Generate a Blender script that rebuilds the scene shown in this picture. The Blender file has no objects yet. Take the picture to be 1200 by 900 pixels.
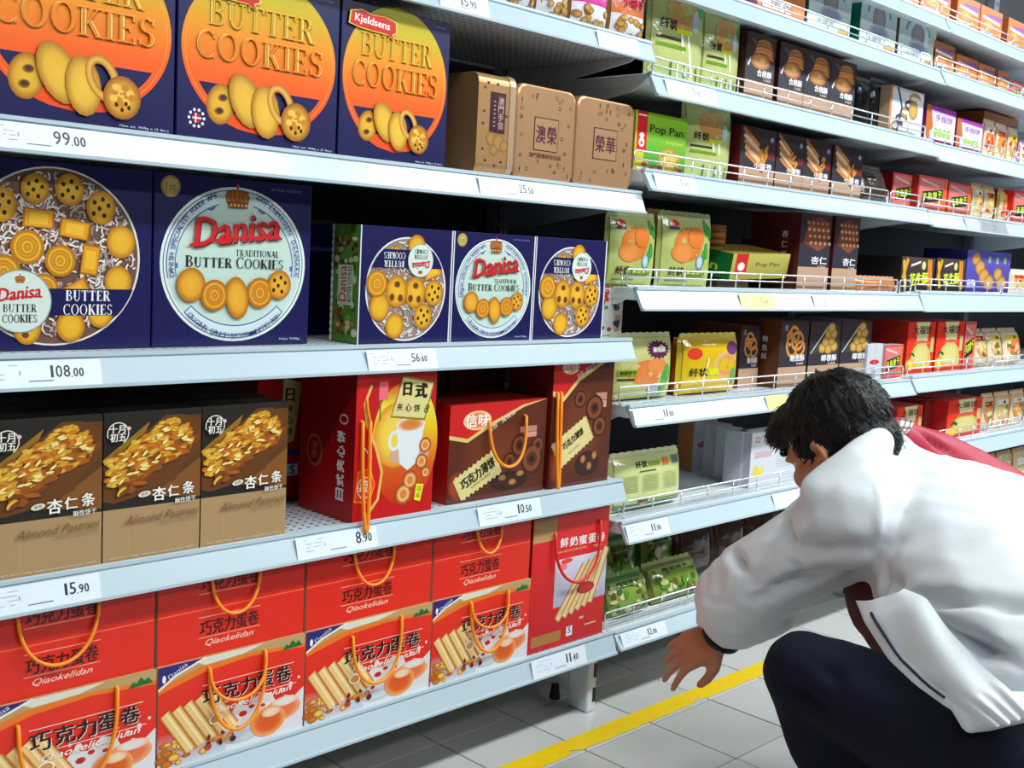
import bpy, bmesh, math, random
from mathutils import Vector, Matrix, noise
PI = math.pi
random.seed(7)
SC = bpy.context.scene
COL = SC.collection

# ---------------------------------------------------------------- camera
FPX = 1317.0                       # focal length in pixels of the 1200 x 900 frame
CAMH = 0.95
_d = Vector((1914.4 - 600, 364.3 - 450, FPX)).normalized()        # shelf direction seen from the camera
_a = -0.053
_c = -(_a * _d.x + _d.y) / _d.z
_up = -Vector((_a, 1, _c)).normalized()
_yy = _up.cross(_d)
RX, RY, RZ = _d, _yy, _up          # world axes expressed in the camera frame (x right, y down, z forward)
right = Vector((RX[0], RY[0], RZ[0])); down = Vector((RX[1], RY[1], RZ[1])); fwd = Vector((RX[2], RY[2], RZ[2]))
CP = Vector((0, 0, CAMH))
cd = bpy.data.cameras.new('camera'); cam = bpy.data.objects.new('camera', cd); COL.objects.link(cam)
cd.sensor_width = 36; cd.lens = 36 * FPX / 1200; cd.clip_start = 0.05
M = Matrix.Identity(4)
for i in range(3):
    M[i][0] = right[i]; M[i][1] = -down[i]; M[i][2] = -fwd[i]
M.translation = CP
cam.matrix_world = M
SC.camera = cam

# ---------------------------------------------------------------- world, lights, exposure
SC.view_settings.view_transform = 'Standard'; SC.view_settings.look = 'None'
SC.view_settings.gamma = 1; SC.view_settings.use_curve_mapping = False
SC.view_settings.exposure = 0.05
w = bpy.data.worlds.new('world'); SC.world = w; w.use_nodes = True
w.node_tree.nodes['Background'].inputs[0].default_value = (0.8, 0.92, 1.0, 1)
w.node_tree.nodes['Background'].inputs[1].default_value = 0.055
def tube_light(x, y, z, lx, ly, power, tilt=0):
    l = bpy.data.lights.new('ceiling_tube', 'AREA'); l.shape = 'RECTANGLE'; l.size = lx; l.size_y = ly
    l.energy = power; l.color = (0.93, 1.0, 1.0)
    o = bpy.data.objects.new('ceiling_tube', l); COL.objects.link(o); o.location = (x, y, z)
    o.rotation_euler = (tilt, 0, 0)
for x, y, p in ((-0.5, -0.1, 24), (1.6, -0.1, 38), (3.7, -0.1, 82), (5.8, -0.1, 60), (1.6, -2.2, 45), (3.7, -2.2, 45)):
    tube_light(x, y, 2.75, 1.6, 0.25, p, math.radians(12))

# ---------------------------------------------------------------- helpers
def at(px, py, Y):                 # the world point of the plane y = Y seen at a pixel of the photograph
    u = (px - 600) / FPX; v = (py - 450) / FPX
    r = right * u + down * v + fwd
    return CP + r * (Y / r.y)
def atd(px, py, d):                # world point at depth d
    return CP + (right * ((px - 600) / FPX) + down * ((py - 450) / FPX) + fwd) * d
def xat(px, Y, Z):                 # X on the line y = Y, z = Z that shows at column px
    u = (px - 600) / FPX; z = Z - CAMH
    num = u * (Y * fwd.y + z * fwd.z) - (Y * right.y + z * right.z)
    return num / (right.x - u * fwd.x)
def yat(px, X, Z):                 # Y on the line x = X, z = Z that shows at column px
    u = (px - 600) / FPX; z = Z - CAMH
    return (u * (X * fwd.x + z * fwd.z) - (X * right.x + z * right.z)) / (right.y - u * fwd.y)

def lin(c):
    return tuple(((v / 255) / 12.92 if v / 255 <= 0.04045 else ((v / 255 + 0.055) / 1.055) ** 2.4) for v in c[:3])
def mix(a, b, t): return tuple(a[i] * (1 - t) + b[i] * t for i in range(3))

MATS = {}
def mat(name, col=(200, 200, 200), rough=0.5, metal=0.0, var=0.06, scale=30, bump=0.0, bscale=60, coat=0, attr=False, spec=0.5, emit=0, trans=0):
    if name in MATS: return MATS[name]
    m = bpy.data.materials.new(name); m.use_nodes = True; nt = m.node_tree; b = nt.nodes['Principled BSDF']
    b.inputs['Roughness'].default_value = rough; b.inputs['Metallic'].default_value = metal
    b.inputs['Specular IOR Level'].default_value = spec
    if coat: b.inputs['Coat Weight'].default_value = coat; b.inputs['Coat Roughness'].default_value = 0.12
    if trans: b.inputs['Transmission Weight'].default_value = trans
    tc = nt.nodes.new('ShaderNodeTexCoord'); nz = nt.nodes.new('ShaderNodeTexNoise'); nz.inputs['Scale'].default_value = scale
    nz.inputs['Detail'].default_value = 5
    nt.links.new(tc.outputs['Object'], nz.inputs['Vector'])
    mr = nt.nodes.new('ShaderNodeMapRange'); mr.inputs['To Min'].default_value = 1 - var; mr.inputs['To Max'].default_value = 1 + var
    nt.links.new(nz.outputs['Fac'], mr.inputs['Value'])
    mx = nt.nodes.new('ShaderNodeVectorMath'); mx.operation = 'SCALE'
    if attr:
        at_ = nt.nodes.new('ShaderNodeAttribute'); at_.attribute_name = 'Col'; nt.links.new(at_.outputs['Color'], mx.inputs[0])
    else:
        mx.inputs[0].default_value = lin(col)
    nt.links.new(mr.outputs['Result'], mx.inputs['Scale'])
    nt.links.new(mx.outputs['Vector'], b.inputs['Base Color'])
    if bump:
        n2 = nt.nodes.new('ShaderNodeTexNoise'); n2.inputs['Scale'].default_value = bscale; n2.inputs['Detail'].default_value = 3
        nt.links.new(tc.outputs['Object'], n2.inputs['Vector'])
        bp = nt.nodes.new('ShaderNodeBump'); bp.inputs['Strength'].default_value = bump; bp.inputs['Distance'].default_value = 0.004
        nt.links.new(n2.outputs['Fac'], bp.inputs['Height']); nt.links.new(bp.outputs['Normal'], b.inputs['Normal'])
    MATS[name] = m
    return m
PRINT = mat('printed_card', rough=0.38, attr=True, var=0.05, scale=90, spec=0.45)
FILM = mat('printed_film', rough=0.16, attr=True, var=0.08, scale=60, spec=0.8, bump=0.5, bscale=38)
FOIL = mat('printed_tinplate', rough=0.3, metal=0.55, attr=True, var=0.05, scale=60, spec=0.6)
STEEL = mat('painted_steel', (214, 221, 228), 0.32, var=0.03, scale=8)
STEELB = mat('painted_steel_panel', (120, 128, 140), 0.5, var=0.06, scale=6)
RAIL = mat('price_rail_plastic', (184, 202, 213), 0.28, var=0.02, scale=10, coat=0.3)
WIRE = mat('chrome_wire', (225, 230, 235), 0.22, 0.6, var=0.02)
CORD = mat('orange_cord', (255, 150, 28), 0.5, var=0.1, scale=300)
REDCORD = mat('red_cord', (225, 35, 30), 0.5, var=0.1, scale=300)
DARK = mat('dark_void', (18, 18, 22), 0.8)

def mesh(name, verts, faces, m, parent=None, cols=None, smooth=False, loc=None):
    me = bpy.data.meshes.new(name); me.from_pydata([tuple(v) for v in verts], [], faces)
    me.materials.append(m)
    if cols:
        ca = me.color_attributes.new('Col', 'FLOAT_COLOR', 'POINT')
        ca.data.foreach_set('color', [x for c in cols for x in (c[0], c[1], c[2], 1.0)])
    if smooth: me.polygons.foreach_set('use_smooth', [True] * len(me.polygons))
    o = bpy.data.objects.new(name, me); COL.objects.link(o)
    if parent: o.parent = parent
    if loc is not None: o.location = loc
    return o
def frombm(name, bm, m, parent=None, smooth=False):
    me = bpy.data.meshes.new(name); bm.to_mesh(me); bm.free(); me.materials.append(m)
    if smooth: me.polygons.foreach_set('use_smooth', [True] * len(me.polygons))
    o = bpy.data.objects.new(name, me); COL.objects.link(o)
    if parent: o.parent = parent
    return o
def thing(name, label, cat, loc=(0, 0, 0), rz=0, group=None, tilt=(0, 0)):
    o = bpy.data.objects.new(name, None); COL.objects.link(o); o.location = loc; o.rotation_euler = (tilt[0], tilt[1], rz)
    o.empty_display_size = 0.03
    o['label'] = label; o['category'] = cat
    if group: o['group'] = group
    return o
def tag(o, label, cat, group=None):
    o['label'] = label; o['category'] = cat
    if group: o['group'] = group
    return o
def bmbox(bm, x0, x1, y0, y1, z0, z1, bev=0):
    r = bmesh.ops.create_cube(bm, size=1)
    bmesh.ops.scale(bm, vec=(x1 - x0, y1 - y0, z1 - z0), verts=r['verts'])
    bmesh.ops.translate(bm, vec=((x0 + x1) / 2, (y0 + y1) / 2, (z0 + z1) / 2), verts=r['verts'])
    if bev:
        es = list({e for v in r['verts'] for e in v.link_edges})
        bmesh.ops.bevel(bm, geom=es, offset=bev, segments=1, affect='EDGES')
def box(name, x0, x1, y0, y1, z0, z1, m, parent=None, bev=0.0):
    bm = bmesh.new(); bmbox(bm, x0, x1, y0, y1, z0, z1, bev); return frombm(name, bm, m, parent)
def tube(name, pts, r, m, parent=None, seg=6, closed=False):
    pts = [Vector(p) for p in pts]; vs = []; fs = []; n = len(pts)
    prev = None
    for i, p in enumerate(pts):
        t = (pts[min(i + 1, n - 1)] - pts[max(i - 1, 0)])
        if closed: t = pts[(i + 1) % n] - pts[i - 1]
        t.normalize()
        if prev is None:
            s = t.orthogonal().normalized()
        else:
            s = (prev - t * prev.dot(t)).normalized()
        prev = s; b = t.cross(s)
        for k in range(seg):
            a = 2 * PI * k / seg; vs.append(p + (s * math.cos(a) + b * math.sin(a)) * r)
    m_ = n if closed else n - 1
    for i in range(m_):
        for k in range(seg):
            fs.append((i * seg + k, i * seg + (k + 1) % seg, ((i + 1) % n) * seg + (k + 1) % seg, ((i + 1) % n) * seg + k))
    if not closed:
        fs.append(tuple(range(seg))[::-1]); fs.append(tuple((n - 1) * seg + k for k in range(seg)))
    return mesh(name, vs, fs, m, parent, smooth=True)
def join(name, objs, parent=None):
    vs = []; fs = []
    for o in objs:
        b = len(vs); vs += [v.co.copy() for v in o.data.vertices]; fs += [tuple(i + b for i in p.vertices) for p in o.data.polygons]
    m = objs[0].data.materials[0]
    for o in objs: bpy.data.objects.remove(o)
    return mesh(name, vs, fs, m, parent, smooth=True)

# ---------------------------------------------------------------- printed artwork
TXT = {}
def text_mesh(s, bold=0.0):
    k = (s, bold)
    if k in TXT: return TXT[k]
    c = bpy.data.curves.new('t', 'FONT'); c.body = s; c.resolution_u = 2; c.offset = bold
    c.fill_mode = 'FRONT'
    o = bpy.data.objects.new('t', c); COL.objects.link(o)
    me = bpy.data.meshes.new_from_object(o.evaluated_get(bpy.context.evaluated_depsgraph_get()))
    vs = [(v.co.x, v.co.y) for v in me.vertices]; fs = [tuple(p.vertices) for p in me.polygons if p.normal.z > 0.0] or [tuple(p.vertices) for p in me.polygons]
    bpy.data.objects.remove(o); bpy.data.curves.remove(c); bpy.data.meshes.remove(me)
    if not vs: vs = [(0, 0), (1, 0), (1, 1)]; fs = [(0, 1, 2)]
    x0 = min(v[0] for v in vs); x1 = max(v[0] for v in vs); y0 = min(v[1] for v in vs); y1 = max(v[1] for v in vs)
    TXT[k] = (vs, fs, x0, x1, y0, y1)
    return TXT[k]
# a small serif alphabet drawn from stems and bowls: (kind, data)
def _stem(x, y0, y1, w): return [[(x - w, y0), (x + w, y0), (x + w, y1), (x - w, y1)]]
def _bar(x0, x1, y, h): return [[(x0, y - h), (x1, y - h), (x1, y + h), (x0, y + h)]]
def _diag(x0, y0, x1, y1, w): return [[(x0 - w, y0), (x0 + w, y0), (x1 + w, y1), (x1 - w, y1)]]
def _arc(cx, cy, rx, ry, a0, a1, wx, wy, n=14):
    out = []
    for i in range(n):
        a = math.radians(a0 + (a1 - a0) * i / n); b = math.radians(a0 + (a1 - a0) * (i + 1) / n)
        out.append([(cx + rx * math.cos(a), cy + ry * math.sin(a)), (cx + rx * math.cos(b), cy + ry * math.sin(b)),
                    (cx + (rx - wx) * math.cos(b), cy + (ry - wy) * math.sin(b)), (cx + (rx - wx) * math.cos(a), cy + (ry - wy) * math.sin(a))][::-1])
    return out
def serif_glyph(ch, k=0.065):
    t = 0.028
    S = lambda x: _bar(x - 0.15, x + 0.15, t, t) 
    T_ = lambda x: _bar(x - 0.15, x + 0.15, 1 - t, t)
    if ch == 'I': return 0.34, _stem(.17, 0, 1, k) + S(.17) + T_(.17)
    if ch == 'T': return 0.72, _stem(.36, 0, 1, k) + S(.36) + _bar(.04, .68, 1 - t, t) + _stem(.06, .78, 1, .022) + _stem(.66, .78, 1, .022)
    if ch == 'E': return 0.64, _stem(.17, 0, 1, k) + _bar(.03, .58, t, t) + _bar(.03, .56, 1 - t, t) + _bar(.17, .42, .52, .022) + _stem(.57, 0, .24, .022) + _stem(.55, .78, 1, .022) + _stem(.42, .42, .62, .018)
    if ch == 'B': return 0.70, _stem(.17, 0, 1, k) + _bar(.03, .36, t, t) + _bar(.03, .36, 1 - t, t) + _bar(.17, .36, .53, .022) + _arc(.34, .765, .24, .235, -90, 90, .12, .05) + _arc(.34, .27, .30, .27, -90, 90, .13, .05)
    if ch == 'R': return 0.74, _stem(.17, 0, 1, k) + S(.17) + _bar(.03, .36, 1 - t, t) + _bar(.17, .36, .5, .022) + _arc(.34, .75, .27, .25, -90, 90, .13, .05) + _diag(.62, 0, .38, .5, k) + _bar(.55, .76, t, t)
    if ch == 'U': return 0.78, _stem(.17, .3, 1, k) + _stem(.62, .3, 1, .03) + T_(.17) + _bar(.5, .75, 1 - t, t) + _arc(.377, .32, .272, .34, 180, 360, .1, .07)
    if ch == 'C': return 0.72, _arc(.40, .5, .36, .52, 48, 312, .13, .05, 22) + _stem(.64, .74, .98, .022) + _stem(.64, .02, .2, .018)
    if ch == 'O': return 0.80, _arc(.40, .5, .37, .52, 0, 360, .13, .05, 26)
    if ch == 'D': return 0.80, _stem(.17, 0, 1, k) + _bar(.03, .36, t, t) + _bar(.03, .36, 1 - t, t) + _arc(.34, .5, .42, .5, -90, 90, .13, .05, 16)
    if ch == 'K': return 0.76, _stem(.17, 0, 1, k) + S(.17) + T_(.17) + _diag(.26, .42, .62, 1, .028) + _diag(.64, 0, .34, .54, k) + _bar(.52, .76, t, t) + _bar(.5, .72, 1 - t, t)
    if ch == 'S': return 0.60, _arc(.29, .745, .22, .265, 40, 270, .1, .055) + _arc(.29, .265, .24, .275, -140, 90, .11, .055) + _stem(.49, .76, .98, .02) + _stem(.07, .03, .26, .02)
    if ch == 'A': return 0.78, _diag(.1, 0, .38, 1, .03) + _diag(.64, 0, .38, 1, k) + _bar(.2, .54, .33, .022) + _bar(0, .22, t, t) + _bar(.52, .78, t, t)
    if ch == 'N': return 0.80, _stem(.14, 0, 1, .03) + _stem(.66, 0, 1, .03) + _diag(.62, 0, .16, 1, k) + _bar(.02, .26, t, t) + _bar(.54, .78, 1 - t, t)
    if ch == 'L': return 0.62, _stem(.17, 0, 1, k) + _bar(.03, .56, t, t) + _stem(.55, 0, .24, .022) + T_(.17)
    return 0.3, []
NAVY = (15, 13, 78); GOLDC = (232, 165, 48); CR = (238, 226, 200)
class Art:
    """flat print: coloured shapes in the plane of a pack's face (u to the right, v up, in metres)"""
    def __init__(s, w, h): s.w = w; s.h = h; s.v = []; s.f = []; s.c = []; s.rot = False; s.shapes = []
    def add(s, pts, cols, lay, faces=None):
        b = len(s.v); s.shapes.append((lay, len(s.shapes), b, b + len(pts)))
        for (x, y), c in zip(pts, cols):
            if s.rot: x, y = s.w - x, s.h - y
            s.v.append((x, y, lay)); s.c.append(lin(c))
        for f in (faces or [tuple(range(len(pts)))]): s.f.append(tuple(b + i for i in f))
        return s
    def poly(s, pts, col, lay=1): return s.add(pts, [col] * len(pts), lay)
    def rect(s, x0, y0, x1, y1, col, lay=1, top=None):
        n = max(1, int((y1 - y0) / 0.012)); m_ = max(1, int((x1 - x0) / 0.012)) if getattr(s, 'curved', 0) else 1
        if not getattr(s, 'curved', 0): n = 1
        top = top or col; pts = []; cs = []; fs = []
        for j in range(n + 1):
            for i in range(m_ + 1):
                pts.append((x0 + (x1 - x0) * i / m_, y0 + (y1 - y0) * j / n)); cs.append(mix(col, top, j / n))
        for j in range(n):
            for i in range(m_):
                a = j * (m_ + 1) + i; fs.append((a, a + 1, a + m_ + 2, a + m_ + 1))
        return s.add(pts, cs, lay, fs)
    def disc(s, cx, cy, rx, ry, col, lay=1, edge=None, n=20, rot=0):
        edge = edge or col; cr, sr = math.cos(rot), math.sin(rot); pts = [(cx, cy)]; cs = [col]
        for k in (0.62, 1.0):
            for i in range(n):
                a = 2 * PI * i / n; x = rx * k * math.cos(a); y = ry * k * math.sin(a)
                pts.append((cx + x * cr - y * sr, cy + x * sr + y * cr)); cs.append(mix(col, edge, 0.15 if k < 1 else 1))
        fs = [(0, 1 + i, 1 + (i + 1) % n) for i in range(n)] + [(1 + i, 1 + n + i, 1 + n + (i + 1) % n, 1 + (i + 1) % n) for i in range(n)]
        return s.add(pts, cs, lay, fs)
    def ring(s, cx, cy, rx, ry, t, col, lay=1, n=40, a0=0, a1=360, rot=0, col2=None):
        cr, sr = math.cos(rot), math.sin(rot); pts = []; cs = []; fs = []
        for i in range(n + 1):
            a = math.radians(a0 + (a1 - a0) * i / n)
            for k, (p, q) in enumerate(((rx, ry), (rx - t / 2, ry - t / 2), (rx - t, ry - t))):
                x = p * math.cos(a); y = q * math.sin(a)
                pts.append((cx + x * cr - y * sr, cy + x * sr + y * cr)); cs.append(col if k != 1 else (col2 or col))
        for i in range(n):
            for k in (0, 1):
                fs.append((i * 3 + k, i * 3 + 3 + k, i * 3 + 4 + k, i * 3 + 1 + k)[::-1])
        return s.add(pts, cs, lay, fs)
    def vdisc(s, cx, cy, rx, ry, stops, lay=1, n=26, y0=-1.0, y1=1.0):
        pts = []; cs = []; fs = []
        for i in range(n + 1):
            t = y0 + (y1 - y0) * i / n; hw = rx * math.sqrt(max(0, 1 - t * t))
            u = (t + 1) / 2
            for (ua, ca), (ub, cb) in zip(stops, stops[1:]):
                if ua <= u <= ub + 1e-6: col = mix(ca, cb, (u - ua) / (ub - ua)); break
            pts += [(cx - hw, cy + t * ry), (cx + hw, cy + t * ry)]; cs += [col, col]
        for i in range(n): fs.append((2 * i, 2 * i + 1, 2 * i + 3, 2 * i + 2))
        return s.add(pts, cs, lay, fs)
    def line(s, pts, t, col, lay=1, col2=None):
        n = len(pts); P = []; cs = []
        for i, p in enumerate(pts):
            a = Vector(pts[max(i - 1, 0)]); b = Vector(pts[min(i + 1, n - 1)]); d = (b - a).normalized(); q = Vector((-d.y, d.x)) * t / 2
            P += [(p[0] + q.x, p[1] + q.y), (p[0] - q.x, p[1] - q.y)]; cs += [mix(col, col2 or col, i / max(1, n - 1))] * 2
        return s.add(P, cs, lay, [(2 * i, 2 * i + 1, 2 * i + 3, 2 * i + 2) for i in range(n - 1)])
    def text(s, t, cx, cy, h, col, lay=3, w=None, bold=0.0, shear=0, rot=0, top=None):
        if bold:                       # bold: the strokes printed again a hair to each side
            e = h * bold * .9
            for dx, dy in ((-e, 0), (e, 0), (0, e * .7)): s.text(t, cx + dx, cy + dy, h, col, lay, (w - e) if w else None, 0, shear, rot, top)
        vs, fs, x0, x1, y0, y1 = text_mesh(t, 0); k = h / max(1e-6, y1 - y0); kx = k if w is None else w / (x1 - x0)
        cr, sr = math.cos(rot), math.sin(rot); mx = (x0 + x1) / 2; my = (y0 + y1) / 2; pts = []; cs = []
        for x, y in vs:
            X = (x - mx) * kx + shear * (y - my) * k; Y = (y - my) * k
            pts.append((cx + X * cr - Y * sr, cy + X * sr + Y * cr)); cs.append(mix(col, top, (y - y0) / (y1 - y0)) if top else col)
        return s.add(pts, cs, lay, fs)
    def serif(s, t, cx, cy, h, w, col, lay=3, k=0.065, dx=0, dy=0, first=1.0):
        gl = []; x = 0
        for ch in t:
            adv, g = serif_glyph(ch, k); f = first if (ch == t[0] and not gl) or (gl and gl[-1][0] == ' ') else 1.0
            gl.append((ch, x, g, f)); x += adv * f + 0.05
        kx = w / x
        for ch, gx, g, f in gl:
            for q in g:
                s.add([(cx - w / 2 + (gx + a * f) * kx + dx, cy - h / 2 + b * h * f + dy) for a, b in q], [col] * len(q), lay)
        return s
    def arctext(s, t, cx, cy, r, h, a0, a1, col, lay=4, inward=False, squash=1.0):
        n = len(t)
        for i, ch in enumerate(t):
            if ch == ' ': continue
            a = math.radians(a0 + (a1 - a0) * i / max(1, n - 1))
            s.text(ch, cx + r * math.cos(a) * squash, cy + r * math.sin(a), h if ch.isupper() or ch.isdigit() else h * .7, col, lay, bold=0.01, rot=a - PI / 2 + (PI if inward else 0))
        return s
    def build(s, name, parent, face='front', d=0.0, fn=None, m=None, xoff=0.0, step=None, zoff=0.0):
        """face: front = plane y=0 seen from -y ; left = plane x=0 seen from -x ; top = plane z=d. Inks lie over each other by a few microns."""
        dl = step or min(1.6e-5, .0035 / max(1, len(s.shapes))); off = [0.0] * len(s.v)
        for k, (l, q, a, b) in enumerate(sorted(s.shapes)):
            for i in range(a, b): off[i] = .00015 + k * dl
        V = []
        for (x, y, l), o in zip(s.v, off):
            if fn: o += fn(x, y)
            if face == 'front': V.append((x + xoff, -o, y + zoff))
            elif face == 'left': V.append((-o + xoff, d - x, y))
            elif face == 'top': V.append((x + xoff, y, d + o))
        return mesh(name, V, s.f, m or PRINT, parent, cols=s.c, smooth=bool(fn))

# ---- cookies as printed pictures
def ck(A, kind, x, y, r, lay=3, base=(230, 156, 26), rot=0):
    lo = mix(base, (130, 66, 0), 0.55); hi = mix(base, (255, 214, 70), 0.5)
    if kind in 'cor':                                  # chip, plain, rectangular
        if kind == 'r':
            cr, sr = math.cos(rot), math.sin(rot)
            for k, (f, c) in enumerate(((1.0, lo), (0.86, base), (0.6, hi))):
                q = [(-r * f * 1.15, -r * f * .68), (r * f * 1.15, -r * f * .68), (r * f * 1.15, r * f * .68), (-r * f * 1.15, r * f * .68)]
                A.poly([(x + a * cr - b * sr, y + a * sr + b * cr) for a, b in q], c, lay + k * .3)
            return
        A.disc(x, y, r * .92, r, hi, lay, lo, 18)
        if kind == 'c':
            for a, b in ((-.4, .3), (.1, .5), (.45, .15), (-.1, -.05), (-.45, -.35), (.2, -.45)):
                A.disc(x + a * r, y + b * r, r * .13, r * .15, (52, 28, 16), lay + .5, n=7)
    elif kind == 'p':                                  # pretzel
        A.disc(x, y, r * .84, r, hi, lay, lo, 18)
        cr, sr = math.cos(rot - PI / 2), math.sin(rot - PI / 2)
        for a, b, p, q in ((-.32, .38, .2, .24), (.32, .38, .2, .24), (0, -.42, .24, .2)):
            A.disc(x + (a * cr - b * sr) * r, y + (a * sr + b * cr) * r, r * p, r * q, (96, 58, 36), lay + .5, (150, 92, 30), 9, rot=rot - PI / 2)
    elif kind == 's':                                  # swirl
        A.disc(x, y, r * .98, r, base, lay, lo, 18)
        A.ring(x, y, r * .85, r * .88, r * .3, lo, lay + .3, 18, col2=hi)
        A.ring(x, y, r * .42, r * .45, r * .3, lo, lay + .4, 12, col2=hi)
    elif kind == 'v':                                  # tall oval
        A.disc(x, y, r * .62, r, hi, lay, lo, 16, rot=rot)

# ---------------------------------------------------------------- floor
def tile_floor():
    s = 0.2035; g = 0.0016
    gm = mat('floor_grout', (92, 92, 92), 0.8, var=0.2, scale=60)
    f = box('floor', -2.0, 6.5, -3.0, 2.3, -0.03, -0.003, gm); f['kind'] = 'structure'
    tms = [mat('floor_tile_glaze_%s' % n, c, 0.22, var=0.05, scale=9, coat=0.2) for n, c in (('pale', (196, 196, 194)), ('warm', (191, 192, 188)), ('cool', (200, 200, 199)))]
    mes = []
    for t in tms:
        bm = bmesh.new(); bmbox(bm, g, s - g, g, s - g, -0.006, 0, 0.001)
        me = bpy.data.meshes.new('floor_tile'); bm.to_mesh(me); bm.free(); me.materials.append(t); mes.append(me)
    x0 = 1.607 - 6 * s; y0 = 1.328 - 6 * s; rest = []
    R = random.Random(3)
    for i in range(-4, 22):
        for j in range(-6, 11):
            x = x0 + i * s; y = y0 + j * s
            if 0 <= i < 18 and 1 <= j < 10:
                o = bpy.data.objects.new('floor_tile', mes[R.randrange(3)]); COL.objects.link(o); o.parent = f; o.location = (x, y, R.uniform(-.0004, .0002))
            else: rest.append((x, y))
    V = []; F = []
    for x, y in rest:
        b = len(V); V += [(x + g, y + g, 0), (x + s - g, y + g, 0), (x + s - g, y + s - g, 0), (x + g, y + s - g, 0)]; F.append((b, b + 1, b + 2, b + 3))
    o = mesh('tiles_beyond', V, F, tms[0], f); o['kind'] = 'stuff'
    # the yellow tape, worn, in three overlapping lengths
    ty = mat('yellow_tape', (238, 200, 10), 0.35, var=0.12, scale=40)
    for a, b, lab, dz in ((0.95, 1.575, 'yellow floor tape strip, nearest length, at the foot of the biscuit shelves', .0004), (1.567, 1.98, 'yellow floor tape strip in the middle, below the price rail reading 12.00', .0008), (1.965, 2.6, 'yellow floor tape strip furthest back, running behind the crouching man', .0004)):
        V = []; n = 24; R2 = random.Random(int(a * 100))
        for k in range(n + 1):
            x = a + (b - a) * k / n
            V += [(x, 1.334 + R2.uniform(0, .003) + (.012 if k in (0, 1) else 0), dz), (x, 1.386 + R2.uniform(-.001, .001), dz)]
        tag(mesh('floor_tape', V, [(2 * k, 2 * k + 2, 2 * k + 3, 2 * k + 1) for k in range(n)], ty), lab, 'tape')
tile_floor()

# ---------------------------------------------------------------- gondola shelving
YF = 1.41; YB = 1.83
perf = mat('perforated_shelf_steel', (205, 212, 220), 0.35, var=0.03)
def perforate(m):
    nt = m.node_tree; b = nt.nodes['Principled BSDF']; tc = nt.nodes.new('ShaderNodeTexCoord')
    v = nt.nodes.new('ShaderNodeTexVoronoi'); v.inputs['Scale'].default_value = 62; v.inputs['Randomness'].default_value = 0
    mp = nt.nodes.new('ShaderNodeMapping'); mp.inputs['Scale'].default_value = (1, 1, 0)
    nt.links.new(tc.outputs['Object'], mp.inputs['Vector']); nt.links.new(mp.outputs['Vector'], v.inputs['Vector'])
    lt = nt.nodes.new('ShaderNodeMath'); lt.operation = 'LESS_THAN'; lt.inputs[1].default_value = 0.2
    nt.links.new(v.outputs['Distance'], lt.inputs[0])
    mx = nt.nodes.new('ShaderNodeMix'); mx.data_type = 'RGBA'; old = b.inputs['Base Color'].links[0].from_socket
    nt.links.new(lt.outputs[0], mx.inputs[0]); nt.links.new(old, mx.inputs[6]); mx.inputs[7].default_value = (*lin((70, 75, 85)), 1)
    nt.links.new(mx.outputs[2], b.inputs['Base Color'])
perforate(perf)
BACK = mat('back_panel_steel_shaded', (46, 49, 56), 0.6, var=0.08, scale=5)  # likely pale steel; its colour is darkened to carry the shade inside the bays
def rail_pt(z, zb, t, out=0.0, yb=1.397):      # a point down the sloping front of a rail, t 0 top .. 1 bottom
    y = YF + (yb - YF) * t; zz = z + (zb - z) * t
    return y - out, zz
RAILS = {}
def shelf(root, x0, x1, z, zb, key, perf_top=False, yb=1.397, mroot=None):
    zb = CAMH + (zb - CAMH) * yb / YF
    RAILS[key] = (z, zb, yb)
    s = box('shelf', x0, x1, YF + 0.004, YB - 0.03, z - 0.026, z - 0.001, perf if perf_top else STEEL, root, 0.002)
    # sloping rail with a rounded top lip and a turned bottom edge
    prof = [(YF + .010, z - .0005), (YF + .003, z + .0018), (YF - .0015, z + .0008), (YF - .002, z - .004), (YF + .0005, z - .006), (yb, zb + .005), (yb - .004, zb + .004), (yb - .004, zb), (yb + .004, zb - .0008), (YF + .006, z - .012)]
    V = [(x, y, zz) for x in (x0, x1) for y, zz in prof]; n = len(prof)
    F = [(i, i + n, (i + 1) % n + n, (i + 1) % n) for i in range(n)] + [tuple(range(n)), tuple(range(n, 2 * n))[::-1]]
    mesh('price_rail', V, F, RAIL, s)
    for x in (x0 + .002, x1 - .005):                  # tapering bracket under each end
        V = [(x, YF + .03, z - .026), (x, YB - .03, z - .026), (x, YB - .03, z - .085), (x, YB - .12, z - .075), (x, YF + .05, z - .036)]
        V += [(a + .003, b, c) for a, b, c in V]; n = 5
        F = [(i, (i + 1) % n, (i + 1) % n + n, i + n) for i in range(n)] + [tuple(range(n))[::-1], tuple(range(n, 2 * n))]
        mesh('bracket', V, F, STEEL, s)
    return s
def guard(shelf_o, x0, x1, z, h=0.036, y=1.432, step=0.098):
    parts = []
    r = .0016; L = [(x0, y, z + .006), (x0, y, z + h - .004), (x0 + .004, y, z + h), (x1 - .004, y, z + h), (x1, y, z + h - .004), (x1, y, z + .006), (x1 - .004, y, z + .002), (x0 + .004, y, z + .002)]
    parts.append(tube('g', L, r * 1.3, WIRE, closed=True, seg=6))
    parts.append(tube('g', [(x0, y, z + h * .55), (x1, y, z + h * .55)], r, WIRE, seg=5))
    parts.append(tube('g', [(x0, y + .012, z + .003), (x0, y + .012, z + h * .55), ], r, WIRE, seg=5))
    n = max(2, round((x1 - x0) / step))
    for i in range(1, n):
        x = x0 + (x1 - x0) * i / n
        parts.append(tube('g', [(x, y + .001, z), (x, y + .001, z + h)], r, WIRE, seg=5))
    join('wire_guard', parts, shelf_o)
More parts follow.
